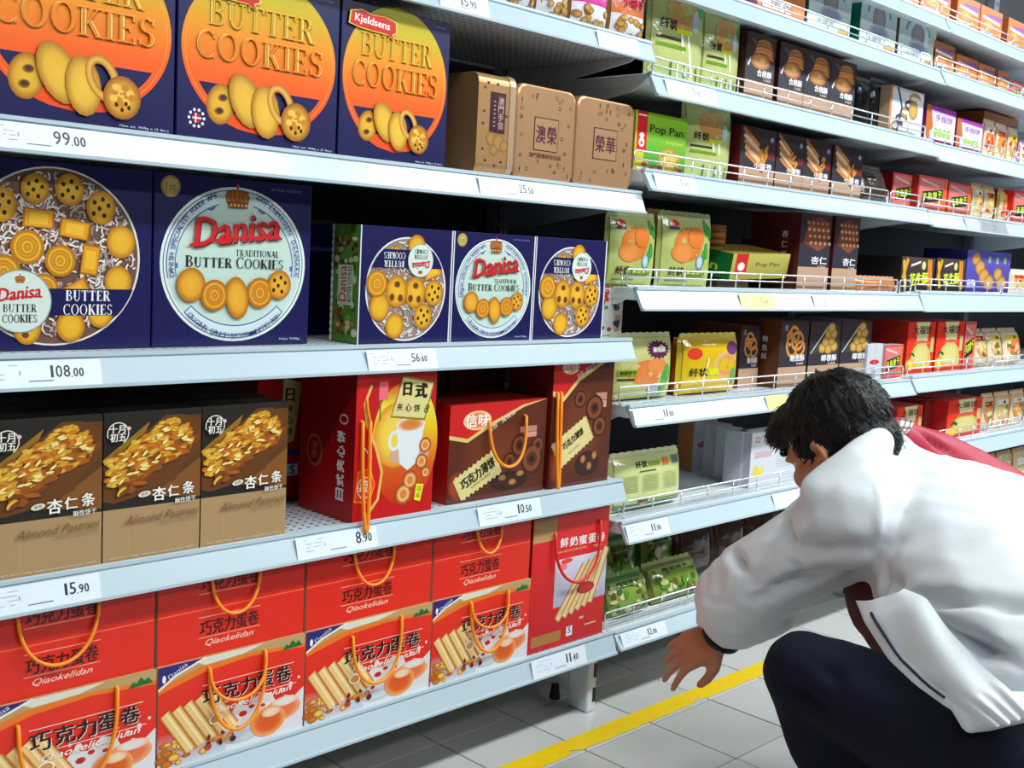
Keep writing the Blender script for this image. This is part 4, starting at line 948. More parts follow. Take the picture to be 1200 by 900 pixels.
# ================================================================ products of the middle and far bays
def zt(px, py, Y): return at(px, py, Y).z
def yz(px, py, Z):                      # Y of the floor-parallel plane z = Z seen at a pixel
    u = (px - 600) / FPX; v = (py - 450) / FPX
    r = right * u + down * v + fwd
    return r.y * (Z - CAMH) / r.z
KRAFT = (178, 142, 118)
def art_pack(A, kind, R):
    w, h = A.w, A.h
    if kind in ('walnut', 'sticks', 'nuts', 'rings', 'balls'):
        A.rect(0, 0, w, h * .31, KRAFT, 1, (186, 150, 124)); A.rect(0, h * .31, w, h, (46, 48, 60), 1, (60, 40, 44))
        if kind == 'walnut':
            A.disc(w * .62, h * .74, w * .34, h * .21, (166, 98, 54), 2, (100, 52, 28), 18, rot=.3)
            for k in range(5): A.ring(w * .60, h * (.64 + .052 * k), w * (.38 - .03 * k), h * .085, w * .05, (206, 134, 76), 2.4 + .3 * k, 16, 20, 160)
            A.disc(w * .50, h * .61, w * .35, h * .125, (212, 150, 92), 4.4, (130, 72, 36), 18); A.disc(w * .56, h * .63, w * .14, h * .05, (232, 186, 130), 5, (190, 126, 70), 12)
            A.line([(w * .08, h * .52), (w * .16, h * .62), (w * .30, h * .66)], w * .05, (226, 222, 226), 3)
            for k in range(5): A.disc(w * (.2 + .04 * k), h * (.9 - .015 * k), w * .05, h * .03, (120, 92, 78), 2, n=7)
            t = '合桃酥'; ty = .44
        elif kind == 'sticks':
            for k in range(5):
                x = w * .06; y = h * (.86 - .10 * k)
                A.line([(x + w * .02 * k, y + h * .1), (x + w * (.46 + .04 * k), y - h * .16)], w * .12, (70, 44, 30), 2 + .2 * k); A.line([(x + w * .02 * k, y + h * .1), (x + w * (.46 + .04 * k), y - h * .16)], w * .07, (214, 186, 150) if k % 2 else (190, 120, 70), 2.4 + .2 * k)
            for k in range(12): A.disc(w * R.uniform(.5, .76), h * R.uniform(.38, .68), w * .07, h * .035, (222, 150, 60), 4, (150, 84, 26), 8, rot=.8)
            A.disc(w * .88, h * .84, w * .05, h * .05, (150, 160, 180), 2, n=8); A.rect(w * .80, h * .5, w, h * .62, (122, 40, 50), 1.6)
            t = '小蛋卷'; ty = .37
        elif kind == 'nuts':
            A.poly([(w * .1, h * .62), (w * .30, h * .93), (w * .62, h * .96), (w * .95, h * .90), (w * .88, h * .60), (w * .62, h * .52)], (126, 66, 46), 2)
            for k in range(5):
                for q in range(4): A.disc(w * (.24 + .15 * k + .04 * q), h * (.88 - .085 * q), w * .06, h * .028, (206, 160, 124), 3, (120, 70, 44), 9)
            t = '杏仁'; ty = .40
        elif kind == 'rings':
            for a, b, r_ in ((.42, .62, .24), (.62, .70, .24), (.50, .80, .2), (.72, .58, .2), (.35, .74, .16)): A.ring(w * a, h * b, w * r_, w * r_ * .85, w * .08, (150, 84, 30), 2 + a, 16, rot=a * 5, col2=(226, 156, 76))
            A.text('佳', w * .2, h * .90, h * .09, (190, 184, 180), 3)
            t = '鲍鱼酥'; ty = .44
        else:
            A.poly([(w * .05, h * .5), (w * .60, h * .95), (w * .95, h * .90), (w * .9, h * .48)], (60, 62, 62), 1.6); A.line([(w * .05, h * .5), (w * .60, h * .95)], w * .025, (190, 190, 180), 2)
            for a, b in ((.42, .58), (.62, .56), (.80, .60), (.52, .68), (.70, .70), (.60, .80), (.76, .80), (.68, .90)): A.disc(w * a, h * b, w * .13, h * .085, (206, 164, 84), 2.4, (128, 84, 30), 12)
            t = '椰蓉酥'; ty = .42
        A.text(t, w * .66, h * ty, h * .10, (240, 236, 238), 5, w=w * .52, bold=.04)
        A.text('礼盒装', w * .76, h * (ty - .085), h * .04, (226, 190, 186), 5, w=w * .26, bold=.03)
    elif kind == 'cracker':                # pale green bag with an orange picture
        A.rect(w * .04, h * .03, w * .96, h * .97, (182, 190, 104), 1, (178, 186, 120))
        A.disc(w * .46, h * .60, w * .26, h * .24, (226, 130, 60), 2, (206, 120, 50), 20); A.disc(w * .36, h * .48, w * .2, h * .14, (232, 146, 74), 2.4, (214, 128, 60), 16); A.disc(w * .60, h * .70, w * .16, h * .15, (222, 124, 52), 2.4, n=14)
        for a, b in ((.76, .42), (.82, .52), (.72, .34), (.80, .85), (.88, .78)): A.disc(w * a, h * b, w * .1, h * .06, (70, 166, 60), 2.2, (40, 130, 50), 10, rot=a * 6)
        A.disc(w * .68, h * .36, w * .07, h * .10, (196, 214, 226), 3, (120, 150, 180), 10); A.disc(w * .2, h * .88, w * .08, h * .05, (214, 40, 36), 3, n=12)
        A.rect(w * .12, h * .80, w * .28, h * .83, (60, 60, 120), 3)
        A.text('纤状', w * .26, h * .22, h * .12, (50, 26, 20), 4, w=w * .26, bold=.05); A.rect(w * .42, h * .17, w * .80, h * .25, (90, 130, 30), 4); A.text('素菜饼干', w * .61, h * .21, h * .055, (226, 240, 120), 5, w=w * .34, bold=.03)
        A.rect(w * .10, h * .08, w * .5, h * .10, (90, 110, 80), 3)
    elif kind == 'cracker2':
        A.rect(w * .04, h * .03, w * .96, h * .97, (196, 198, 120), 1, (190, 192, 124))
        A.disc(w * .50, h * .44, w * .30, h * .20, (226, 128, 64), 2, (214, 124, 66), 20); A.disc(w * .66, h * .54, w * .16, h * .13, (232, 140, 80), 2.2, n=14)
        for a, b in ((.80, .30), (.86, .42), (.78, .22)): A.disc(w * a, h * b, w * .1, h * .09, (90, 176, 70), 2.3, (60, 150, 60), 10, rot=a * 6)
        A.disc(w * .62, h * .16, w * .1, h * .08, (186, 190, 200), 3, (150, 150, 170), 12)
        P = []
        for k in range(32): r_ = (.21, .155)[k % 2]; a = k * PI / 16; P.append((w * (.68 + r_ * math.cos(a)), h * (.80 + r_ * .72 * math.sin(a))))
        A.poly(P, (92, 34, 72), 3); A.text('新包装', w * .68, h * .80, h * .085, (240, 226, 236), 4, w=w * .22, bold=.04)
        A.rect(w * .08, h * .40, w * .34, h * .50, (150, 170, 20), 3); A.text('素菜饼干', w * .21, h * .45, h * .06, (40, 60, 10), 4, w=w * .22, bold=.03); A.rect(w * .08, h * .33, w * .3, h * .36, (60, 60, 40), 3)
    elif kind == 'yellowbag':
        A.rect(w * .04, h * .03, w * .96, h * .97, (226, 196, 40), 1, (214, 170, 16)); A.disc(w * .72, h * .5, w * .24, h * .26, (226, 140, 90), 2, (216, 190, 120), 18)
        A.disc(w * .18, h * .72, w * .10, h * .10, (216, 60, 40), 3, n=14); A.text('纤状', w * .24, h * .40, h * .14, (50, 26, 10), 4, w=w * .26, bold=.05); A.rect(w * .40, h * .34, w * .56, h * .46, (214, 214, 40), 3)
        A.disc(w * .86, h * .30, w * .07, h * .16, (80, 160, 70), 3, n=10); A.disc(w * .82, h * .80, w * .12, h * .12, (110, 60, 110), 3, n=12); A.line([(w * .34, h * .94), (w * .38, h * .6), (w * .3, h * .2)], w * .02, (240, 236, 200), 4)
    elif kind == 'backlabel':
        A.rect(w * .04, h * .03, w * .96, h * .97, (200, 210, 140), 1, (206, 212, 144)); A.text('纤状', w * .36, h * .83, h * .12, (40, 24, 20), 3, w=w * .16, bold=.05); A.rect(w * .46, h * .79, w * .62, h * .86, (130, 170, 50), 3)
        A.rect(w * .66, h * .76, w * .75, h * .90, (226, 130, 50), 3); A.rect(w * .81, h * .77, w * .93, h * .92, (110, 130, 120), 3); A.rect(w * .32, h * .70, w * .55, h * .72, (80, 90, 50), 3)
        for a in (.08, .36, .66):
            for k in range(7): A.rect(w * a, h * (.36 + .045 * k), w * (a + .22), h * (.375 + .045 * k), (160, 170, 110), 3)
        A.rect(w * .04, h * .03, w * .96, h * .13, (90, 140, 120), 2); A.rect(w * .28, h * .15, w * .42, h * .2, (60, 60, 40), 3); A.rect(w * .46, h * .16, w * .9, h * .18, (90, 90, 60), 3); A.disc(w * .36, h * .12, w * .05, h * .03, (226, 140, 40), 3, n=10)
    elif kind == 'clear':
        A.rect(w * .04, h * .02, w * .96, h * .98, (190, 198, 130), 1, (176, 186, 110)); A.disc(w * .52, h * .74, w * .30, h * .2, (206, 150, 80), 2, (196, 140, 70), 18)
        A.text('纤状', w * .28, h * .57, h * .10, (50, 30, 20), 4, w=w * .28, bold=.05); A.rect(w * .4, h * .5, w * .7, h * .55, (214, 220, 40), 3); A.rect(w * .1, h * .34, w * .6, h * .38, (110, 150, 40), 3); A.rect(w * .1, h * .42, w * .5, h * .45, (60, 60, 40), 3)
        for a in (.50, .62): A.line([(w * a, h * .5), (w * (a + .14), h * .1)], w * .035, (240, 244, 244), 4)
        A.disc(w * .76, h * .66, w * .07, h * .12, (190, 206, 216), 3, n=10); A.disc(w * .88, h * .8, w * .08, h * .1, (80, 160, 50), 2.4, n=10)
        for k in range(5): A.line([(w * (.35 + .12 * k), h * .2), (w * (.4 + .12 * k), h * .04)], w * .03, (236, 240, 236) if k % 2 else (80, 130, 40), 4)
    elif kind == 'poppan':
        A.rect(0, 0, w, h, (40, 140, 50), 1, (150, 206, 40)); A.rect(0, 0, w * .18, h, (206, 190, 40), 1.6, (200, 200, 60)); A.rect(w * .03, h * .32, w * .22, h, (216, 26, 36), 2)
        A.disc(w * .125, h * .48, w * .055, h * .08, (240, 236, 236), 3, n=12); A.disc(w * .125, h * .47, w * .022, h * .03, (216, 26, 36), 3.4, n=10); A.disc(w * .125, h * .60, w * .05, h * .05, (240, 236, 236), 3, n=6); A.rect(w * .05, h * .92, w * .2, h * .95, (240, 220, 220), 3)
        A.text('Pop Pan', w * .60, h * .72, h * .17, (20, 40, 20), 4, w=w * .66, bold=.03); A.text('Spring Onion', w * .76, h * .54, h * .07, (230, 226, 60), 4, w=w * .34)
        A.disc(w * .68, h * .24, w * .22, h * .22, (222, 190, 90), 3, (176, 130, 40), 20)
        for k in range(12): A.disc(w * (.68 + .16 * math.cos(k)), h * (.24 + .15 * math.sin(k * 1.7)), w * .02, h * .025, (90, 150, 40), 4, n=6)
        for a, b in ((.2, .12), (.34, .06), (.5, .1), (.9, .08)): A.disc(w * a, h * b, w * .08, h * .06, (150, 60, 40), 3.4, (196, 176, 150), 8)
        A.disc(w * .3, h * .44, w * .05, h * .04, (60, 190, 60), 3, n=8)
    elif kind == 'redbar':
        A.rect(0, 0, w, h, (196, 40, 44), 1, (206, 70, 70)); A.rect(w * .04, h * .06, w * .9, h * .94, (196, 104, 100), 2, (210, 120, 120)); A.poly([(w * .8, 0), (w, 0), (w, h), (w * .92, h)], (232, 96, 40), 2.4)
        A.poly([(w * .14, h * .22), (w * .16, h * .55), (w * .86, h * .68), (w * .84, h * .34)], (26, 40, 20), 3)
        for k, ch in enumerate('手指饼干'): A.text(ch, w * (.24 + .17 * k), h * (.41 + .035 * k), h * .20, (206, 226, 60), 4, bold=.05, w=w * .14)
        A.line([(w * .1, h * .88), (w * .7, h * .74)], h * .05, (226, 190, 190), 3)
    elif kind == 'purple':
        A.rect(0, 0, w, h, (150, 40, 150), 1, (170, 60, 180)); A.poly([(w * .12, 0), (w * .24, h * .5), (w * .14, h), (0, h), (0, 0)], (186, 100, 40), 2); A.poly([(w * .2, h * .1), (w * .12, h * .9), (w, h * .86), (w, h * .04)], (216, 196, 226), 1.8)
        A.text('手指饼', w * .6, h * .72, h * .16, (110, 40, 130), 3, w=w * .6, bold=.04)
        for k in range(4): A.disc(w * (.34 + .15 * k), h * .36, w * .07, h * .12, (150, 206, 60), 3, (90, 160, 30), 8)
        A.rect(w * .24, h * .06, w * .9, h * .18, (150, 60, 90), 3)
    elif kind == 'black':
        A.rect(0, 0, w, h, (32, 26, 24), 1, (70, 60, 56))
        A.line([(w * .06, h * .9), (w * .16, h * .1)], w * .07, (222, 170, 40), 2); A.line([(w * .18, h * .95), (w * .06, h * .4)], w * .07, (206, 150, 40), 2.4)
        A.text('花生酥', w * .54, h * .40, h * .34, (214, 226, 60), 3, w=w * .56, bold=.06, rot=.06); A.disc(w * .66, h * .78, w * .06, h * .12, (206, 200, 120), 2, n=10)
        for a in (.86, .93): A.line([(w * (a - .06), h * .95), (w * a, h * .1)], w * .06, (226, 130, 40), 3)
        A.line([(w * .28, h * .76), (w * .56, h * .88)], h * .06, (226, 206, 206), 3)
    elif kind == 'violet_tin':
        A.rect(0, 0, w, h, (72, 56, 150), 1, (90, 84, 170))
        for a, b, r_ in ((.2, .8, .1), (.3, .6, .11), (.4, .4, .12), (.52, .26, .12), (.72, .46, .1), (.82, .24, .12)): A.disc(w * a, h * b, w * r_, h * r_ * 1.6, (206, 156, 84), 2 + a, (146, 96, 40), 14)
        for k, ch in enumerate('黄金饼'): A.text(ch, w * (.50 + .18 * k), h * .80, h * .16, (170, 206, 90), 4, bold=.04)
        A.text('曲奇', w * .12, h * .22, h * .2, (230, 230, 240), 4, bold=.03)
    elif kind == 'redgold':
        A.rect(0, 0, w, h, (228, 56, 26), 1, (222, 44, 20)); A.poly([(w * .28, h), (w * .36, h * .56), (w * .72, h * .56), (w * .78, h)], (216, 200, 150), 2); A.disc(w * .52, h * .34, w * .36, h * .24, (212, 200, 130), 2.4, (190, 176, 90), 20); A.rect(w * .2, h * .12, w * .9, h * .32, (206, 190, 120), 2.2)
        A.ring(w * .53, h * .56, w * .30, h * .08, w * .05, (206, 90, 60), 3, 18, 0, 180)
        A.text('大福饼', w * .52, h * .84, h * .16, (60, 40, 20), 4, w=w * .66, bold=.06); A.disc(w * .16, h * .17, w * .16, h * .12, (250, 206, 30), 3, (226, 150, 20), 14)
        A.line([(w * .12, h * .34), (w * .2, h * .4), (w * .3, h * .34)], w * .04, (30, 80, 30), 4); A.rect(w * .86, h * .4, w * .98, h * .7, (190, 180, 120), 3)
    elif kind == 'snack':
        c = R.choice(((222, 150, 60), (206, 180, 110), (226, 120, 50))); A.rect(w * .04, 0, w * .96, h, (222, 206, 180), 1, (206, 186, 150)); A.disc(w * .5, h * .5, w * .36, h * .3, c, 2, mix(c, (120, 60, 20), .4), 16)
        A.rect(w * .15, h * .7, w * .85, h * .84, R.choice(((226, 196, 30), (206, 60, 40), (240, 236, 230))), 3); A.line([(w * .2, h * .96), (w * .35, h * .1)], w * .06, (246, 246, 246), 3.6); A.text('饼', w * .5, h * .77, h * .10, (90, 40, 20), 4.6, bold=.04)
        for k in range(4): A.disc(w * R.uniform(.2, .8), h * R.uniform(.2, .6), w * .1, h * .06, R.choice(((196, 60, 40), (90, 120, 40), (240, 200, 120))), 3, n=8)
    elif kind == 'orange':
        A.rect(0, 0, w, h, (222, 130, 60), 1, (206, 110, 50)); A.disc(w * .6, h * .82, w * .4, h * .16, (150, 90, 150), 2, n=14); A.poly([(0, h), (0, h * .78), (w, h * .88), (w, h)], (196, 120, 60), 2.4); A.rect(w * .1, h * .16, w * .7, h * .32, (210, 210, 220), 2); A.disc(w * .4, h * .5, w * .26, h * .14, (236, 170, 90), 3, (206, 120, 50), 14)
        A.line([(w * .1, h * .7), (w * .9, h * .64)], h * .08, (246, 240, 240), 3); A.text('蛋卷', w * .5, h * .24, h * .1, (110, 60, 40), 4, w=w * .5, bold=.03)
    elif kind == 'silver':
        A.rect(0, 0, w, h, (206, 206, 212), 1, (216, 216, 220)); A.rect(0, 0, w * .06, h, (206, 120, 60), 2)
        for k in range(5): A.ring(w * (.25 + .12 * k), h * (.2 + .16 * k), w * .18, h * .12, w * .05, (70, 56, 84) if k % 2 else (170, 130, 70), 2 + .3 * k, 14, 0, 290)
        A.disc(w * .7, h * .6, w * .14, h * .2, (206, 160, 90), 4, (150, 110, 60), 14); A.line([(w * .2, h), (w * .36, h * .6), (w * .24, 0)], w * .05, (60, 50, 110), 3)
    elif kind == 'whitetin':
        A.rect(0, 0, w, h, (192, 206, 206), 1, (200, 214, 214)); A.ring(w * .5, h * .62, w * .34, h * .30, w * .06, (90, 160, 150), 2, 22, 0, 180); A.disc(w * .5, h * .56, w * .18, h * .24, (170, 150, 150), 3, (120, 130, 150), 16); A.disc(w * .52, h * .36, w * .28, h * .12, (130, 136, 160), 3, (180, 190, 200), 14)
        A.text('金牌饼', w * .4, h * .22, h * .07, (90, 110, 120), 4, w=w * .4, bold=.03); A.disc(w * .84, h * .12, w * .14, h * .10, (206, 160, 60), 3, (176, 150, 90), 10); A.disc(w * .86, h * .86, w * .04, h * .04, (90, 110, 110), 3, n=8)
    elif kind == 'whitecarton':
        A.rect(0, 0, w, h, (204, 208, 216), 1, (214, 216, 222)); A.rect(w * .86, h * .72, w * 1.0, h * .98, (226, 150, 50), 2)
        for k, ch in enumerate('口口纯'): A.text(ch, w * (.10 + .14 * k), h * .86, h * .11, (196, 50, 60), 3, bold=.05)
        for k in range(4): A.rect(w * .06, h * (.62 - .03 * k), w * .36, h * (.635 - .03 * k), (206, 140, 150), 3)
        for k in range(9): A.rect(w * .46, h * (.3 + .045 * k), w * .9, h * (.315 + .045 * k), (176, 186, 200), 3)
        A.poly([(w * .04, h * .24), (w * .1, h * .42), (w * .16, h * .30), (w * .24, h * .38), (w * .22, h * .2)], (236, 206, 50), 3); A.disc(w * .8, h * .34, w * .05, h * .06, (60, 90, 170), 3, n=10)
    elif kind == 'spine':
        A.rect(0, 0, w, h, (196, 196, 206), 1); A.disc(w * .5, h * .5, w * .32, h * .07, (196, 40, 50), 2, n=12); A.text('口', w * .5, h * .5, h * .06, (240, 230, 230), 3)
        for k in range(4): A.text('饼', w * .5, h * (.88 - .09 * k) if k < 2 else h * (.34 - .09 * (k - 2)), h * .06, (70, 70, 90), 3)
    elif kind == 'greenbag':
        A.rect(w * .04, 0, w * .96, h, (110, 140, 50), 1, (150, 170, 80))
        for k in range(26): A.disc(w * R.uniform(.1, .9), h * R.uniform(.1, .8), w * R.uniform(.03, .08), h * R.uniform(.05, .12), R.choice(((90, 140, 40), (196, 190, 120), (120, 80, 40), (60, 110, 40), (206, 206, 160))), 2, n=9)
        A.rect(w * .1, h * .72, w * .8, h * .86, (150, 176, 90), 3); A.text('蔬菜饼干', w * .45, h * .79, h * .11, (40, 60, 30), 4, w=w * .5, bold=.03)
    elif kind == 'peanut':
        A.rect(w * .04, 0, w * .96, h, (232, 232, 236), 1, (240, 226, 236)); A.rect(w * .04, h * .40, w * .96, h * .74, R.choice(((206, 50, 150), (220, 110, 40))), 2, (240, 180, 210)); A.text('小饼干', w * .5, h * .60, h * .16, (196, 20, 60), 4, w=w * .6, bold=.06)
        for k in range(16): A.disc(w * R.uniform(.1, .9), h * R.uniform(.04, .34), w * .09, h * .06, (206, 160, 90), 3, (140, 90, 40), 8)
        A.disc(w * .82, h * .8, w * .12, h * .12, (206, 30, 40), 4, n=12)
DEFC = {'walnut': (66, 22, 24), 'sticks': (74, 20, 26), 'nuts': (84, 20, 22), 'rings': (96, 50, 24), 'balls': (48, 48, 46), 'poppan': (170, 170, 40), 'redbar': (170, 24, 26), 'purple': (120, 30, 120), 'black': (30, 26, 26),
        'violet_tin': (60, 46, 130), 'redgold': (180, 34, 24), 'orange': (190, 100, 50), 'whitetin': (0, 120, 100), 'whitecarton': (190, 192, 200), 'spine': (214, 130, 60), 'silver': (180, 150, 120)}
PR = random.Random(21)
def pbox(key, px0, px1, ytop, kind, label, name='biscuit_box', cat='biscuit box', Y=1.455, d=.14, group=None, h=None, side=None, seed=1, spine=False):
    z = RAILS[key][0] - .0005; zm = z + .06
    x0 = xat(px0, Y, zm); x1 = xat(px1, Y, zm); w = x1 - x0 - .0015
    h = h or zt(px0, ytop, Y) - z
    c = DEFC.get(kind, (150, 120, 60))
    k = carton(name, label, cat, (x0, Y, z), w, d, h, side or c, side or c, side or c, group=group)
    A = Art(w, h); art_pack(A, kind, random.Random(seed)); A.build('printed_front', k)
    if spine:
        A = Art(d, h); A.rect(0, 0, d, h, side or c, 1)
        for i, ch in enumerate(spine if isinstance(spine, str) else '合桃酥'): A.text(ch, d * .7, h * (.72 - .13 * i), h * .09, (226, 214, 206), 2, bold=.04)
        A.build('printed_side', k, 'left', d)
    return k
def bag(name, label, cat, loc, w, h, t, kind, col=(180, 186, 110), group=None, rz=0, tilt=(0, 0), seed=1, crimp=True, wob=.0016):
    root = thing(name, label, cat, loc, rz, group, tilt); off = seed * 3.7
    def bulge(x, y):
        u = min(1, max(-1, 2 * x / w - 1)); v = min(1, max(-1, 2 * y / h - 1))
        b = t * .5 * (max(0, 1 - abs(u) ** 3.2)) ** .6 * (max(0, 1 - abs(v) ** 4)) ** .6
        n_ = noise.noise(Vector((x * 38 + off, y * 26, off))) + .12 * noise.noise(Vector((x * 90, y * 80 + off, 1)))
        return b + wob * n_ * (1 - abs(v) ** 6)
    nx, ny = 16, 18; V = []; F = []; e = .006 if crimp else 0
    for sgn in (-1, 1):
        for j in range(ny + 1):
            for i in range(nx + 1):
                x = w * i / nx; y = h * j / ny
                V.append((x, sgn * (bulge(x, y) if sgn < 0 or 1 else 0), y))
    N = (nx + 1) * (ny + 1)
    for j in range(ny):
        for i in range(nx):
            a = j * (nx + 1) + i; F.append((a, a + 1, a + nx + 2, a + nx + 1)); F.append((N + a, N + a + nx + 1, N + a + nx + 2, N + a + 1))
    mesh('film', V, F, FILM, root, cols=[lin(col)] * len(V), smooth=True)
    if kind:
        A = Art(w, h); A.curved = 1; art_pack(A, kind, random.Random(seed)); A.build('printed_film', root, fn=lambda x, y: bulge(x, y) + .0013, m=FILM, step=.00016)
    if crimp:                                   # zig-zag sealed edge
        V = []; n = 18
        for i in range(n + 1): x = w * (.02 + .96 * i / n); zz = .0012 * (i % 2); V += [(x, -.0008 - zz, h - .004), (x, -.0008 + zz * .3, h + .007 + (.002 if i % 2 else 0))]
        mesh('seal', V, [(2 * i, 2 * i + 2, 2 * i + 3, 2 * i + 1) for i in range(n)], FILM, root, cols=[lin(mix(col, (240, 240, 240), .3))] * len(V))
    return root
def pbag(key, px0, px1, ytop, kind, label, name='biscuit_bag', cat='biscuit bag', Y=1.475, t=.035, col=(180, 186, 110), group=None, seed=1, tilt=(0, 0), h=None):
    z = RAILS[key][0]; zm = z + .06
    x0 = xat(px0, Y - t * .3, zm); x1 = xat(px1, Y - t * .3, zm); h = h or zt(px0, ytop, Y - t * .3) - z
    return bag(name, label, cat, (x0, Y, z + .0005), x1 - x0, h, t, kind, col, group, 0, tilt, seed)

# ---- cookie bags on the topmost left shelf
g = 'small cookie bags on the topmost left shelf'
for k, (a, b, yt, lab) in enumerate(((592, 630, -60, 'small bag of cookies on the top left shelf, leftmost and furthest out of view'), (630, 668, -60, 'small cookie bag with pink print, second from left on the top left shelf'),
        (670, 714, -60, 'small cookie bag with pink and white lettering, second from the shelf end'), (716, 757, -60, 'small cookie bag with an orange label at the right end of the top left shelf'))):
    pbag('L', a, b, yt, 'peanut', lab, 'cookie_bag', Y=1.455, t=.045, col=(150, 110, 60), group=g, seed=k + 2, h=.11)
# ---- row c
g = 'dark walnut biscuit boxes on the second-highest middle shelf'
pbag('c', 760, 824, 0, 'clear', 'pale green biscuit bag at the left end of the highest middle shelf in view', h=.20, seed=1, group='pale biscuit bags beside the walnut biscuit boxes')
pbag('c', 822, 866, 0, 'clear', 'pale green biscuit bag right beside the dark walnut biscuit boxes', h=.17, seed=2, t=.03, group='pale biscuit bags beside the walnut biscuit boxes')
for k, (a, b, yt, lab) in enumerate(((873, 907, 28, 'walnut biscuit box, first from the left, its dark spine showing'), (912, 942, 40, 'walnut biscuit box, second from the left, after the narrow gap'), (942, 972, 52, 'walnut biscuit box, third from the left'), (972, 1001, 66, 'walnut biscuit box, last on the right beside the dark packets'))):
    pbox('c', a, b, yt, 'walnut', lab, group=g, seed=k, h=.150, spine='合桃酥' if k < 2 else False)
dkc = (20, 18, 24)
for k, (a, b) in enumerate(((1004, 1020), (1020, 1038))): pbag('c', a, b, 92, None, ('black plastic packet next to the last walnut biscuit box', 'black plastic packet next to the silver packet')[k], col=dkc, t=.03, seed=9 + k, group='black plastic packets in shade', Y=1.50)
pbox('c', 1042, 1081, 98, 'silver', 'silver packet with swirling dark print near the bay joint', 'biscuit_packet', d=.03)
g = 'purple finger biscuit boxes on the far bay'
pbox('c3', 1085, 1119, 121, 'purple', 'purple and white biscuit box with green fingers, left of the pair', group=g, seed=1)
pbox('c3', 1121, 1151, 137, 'purple', 'purple and white biscuit box with green fingers, right of the pair', group=g, seed=2)
for k, (a, b, yt) in enumerate(((1152, 1165, 141), (1166, 1179, 146), (1180, 1192, 151))): pbag('c3', a, b, yt, 'snack', ('narrow snack packet right beside the purple boxes', 'narrow snack packet in the middle of three on the far bay', 'narrow snack packet, right one of three on the far bay')[k], 'snack_packet', 'snack packet', t=.02, col=(214, 160, 120), group='narrow snack packets on the far bay', seed=20 + k)
pbox('c3', 1150, 1190, 128, 'orange', 'orange box standing behind the narrow snack packets', Y=1.53, d=.1)
pbag('c3', 1195, 1212, 166, 'snack', 'pale violet packet at the right picture edge, near the orange snack packets', 'snack_packet', 'snack packet', t=.02, col=(190, 130, 200), seed=31)
# ---- row b
pbox('b', 889, 944, -40, 'orange', 'pink and yellow packet at the top edge, left of the white tins', 'biscuit_packet', d=.04, h=.14, side=(206, 120, 160))
g = 'white tins with teal arches at the top'
pbox('b', 948, 997, -40, 'whitetin', 'white and grey tin cut by the top edge, left of two arched ones', 'biscuit_tin', 'biscuit tin', d=.07, h=.155, group=g)
pbox('b', 1008, 1050, -20, 'whitetin', 'white tin with teal arch, left one of the pair wholly in view', 'biscuit_tin', 'biscuit tin', d=.07, h=.155, group=g)
pbox('b', 1053, 1096, 5, 'whitetin', 'white tin with teal arch, right one at the bay joint', 'biscuit_tin', 'biscuit tin', d=.07, h=.145, group=g, side=(120, 100, 84))
g = 'orange egg roll packets on the far upper shelf'
for k, (a, b, yt, lab) in enumerate(((1094, 1119, 46, 'orange packet right of the white tins, first of its row'), (1121, 1146, 62, 'orange packet with purple top, second of its row'), (1147, 1166, 73, 'orange packet, third of its row'), (1170, 1184, 82, 'orange packet, fourth of its row, after a small gap'))):
    pbox('b3', a, b, yt, 'orange', lab, 'biscuit_packet', d=.05, group=g, seed=k)
pbox('b3', 1186, 1206, 93, 'redbar', 'pink and white box at the right picture edge, upper shelf', d=.08, side=(226, 200, 206))
# ---- row a
g = 'orange packets on the highest shelf'
for k, (a, b, yt) in enumerate(((1122, 1148, -20), (1149, 1174, -6), (1181, 1202, 12))): pbox('A3', a, b, yt, 'orange', ('orange packet on the highest far shelf, left one', 'orange packet with violet top on the highest far shelf, middle one', 'orange packet on the highest far shelf, right one at the picture edge')[k], 'biscuit_packet', d=.05, group=g, seed=k + 7, h=.10)
for k, (a, b) in enumerate(((1040, 1078), (1080, 1114))): pbox('a', a, b, -60, 'orange', ('orange packet above the top picture edge, left', 'orange packet above the top picture edge, right')[k], 'biscuit_packet', d=.05, group=g, h=.09)
# ---- row d
pp = pbox('d', 744, 804, 128, 'poppan', 'light green cracker box with dark lettering and red stripe, standing upright', 'cracker_box', 'cracker box', d=.09)
pbag('d', 801, 857, 118, 'clear', 'clear glossy biscuit bag between the green cracker box and the stick boxes', seed=4, t=.04)
g = 'dark boxes with striped biscuit sticks'
for k, (a, b, yt, lab) in enumerate(((867, 908, 139, 'dark box with striped sticks, first from the left with its red spine'), (909, 941, 148, 'dark box with striped sticks, second from the left'), (941, 973, 156, 'dark box with striped sticks, third from the left'), (975, 1010, 163, 'dark box with striped sticks, last on the right'))):
    pbox('d', a, b, yt, 'sticks', lab, group=g, seed=k, h=.132, side=(110, 22, 26) if k == 0 else None, spine='小蛋卷' if k == 0 else False)
pbag('d', 1011, 1046, 192, None, 'dark brown plastic bag slumped beside the last box of striped sticks', col=(60, 44, 36), t=.05, seed=12, tilt=(-.25, 0))
bx_ = pbox('d', 1046, 1074, 200, 'redbar', 'dark red box side-on, with two green printed columns', side=(130, 16, 20), Y=1.475, h=.095)
g = 'red finger biscuit boxes'
pbox('d', 1076, 1110, 202, 'redbar', 'red box with green lettering on a black bar, left of two', group=g, seed=1, h=.098)
pbox('d3', 1111, 1138, 210, 'redbar', 'red box with green lettering on a black bar, right of two', group=g, seed=2, h=.095)
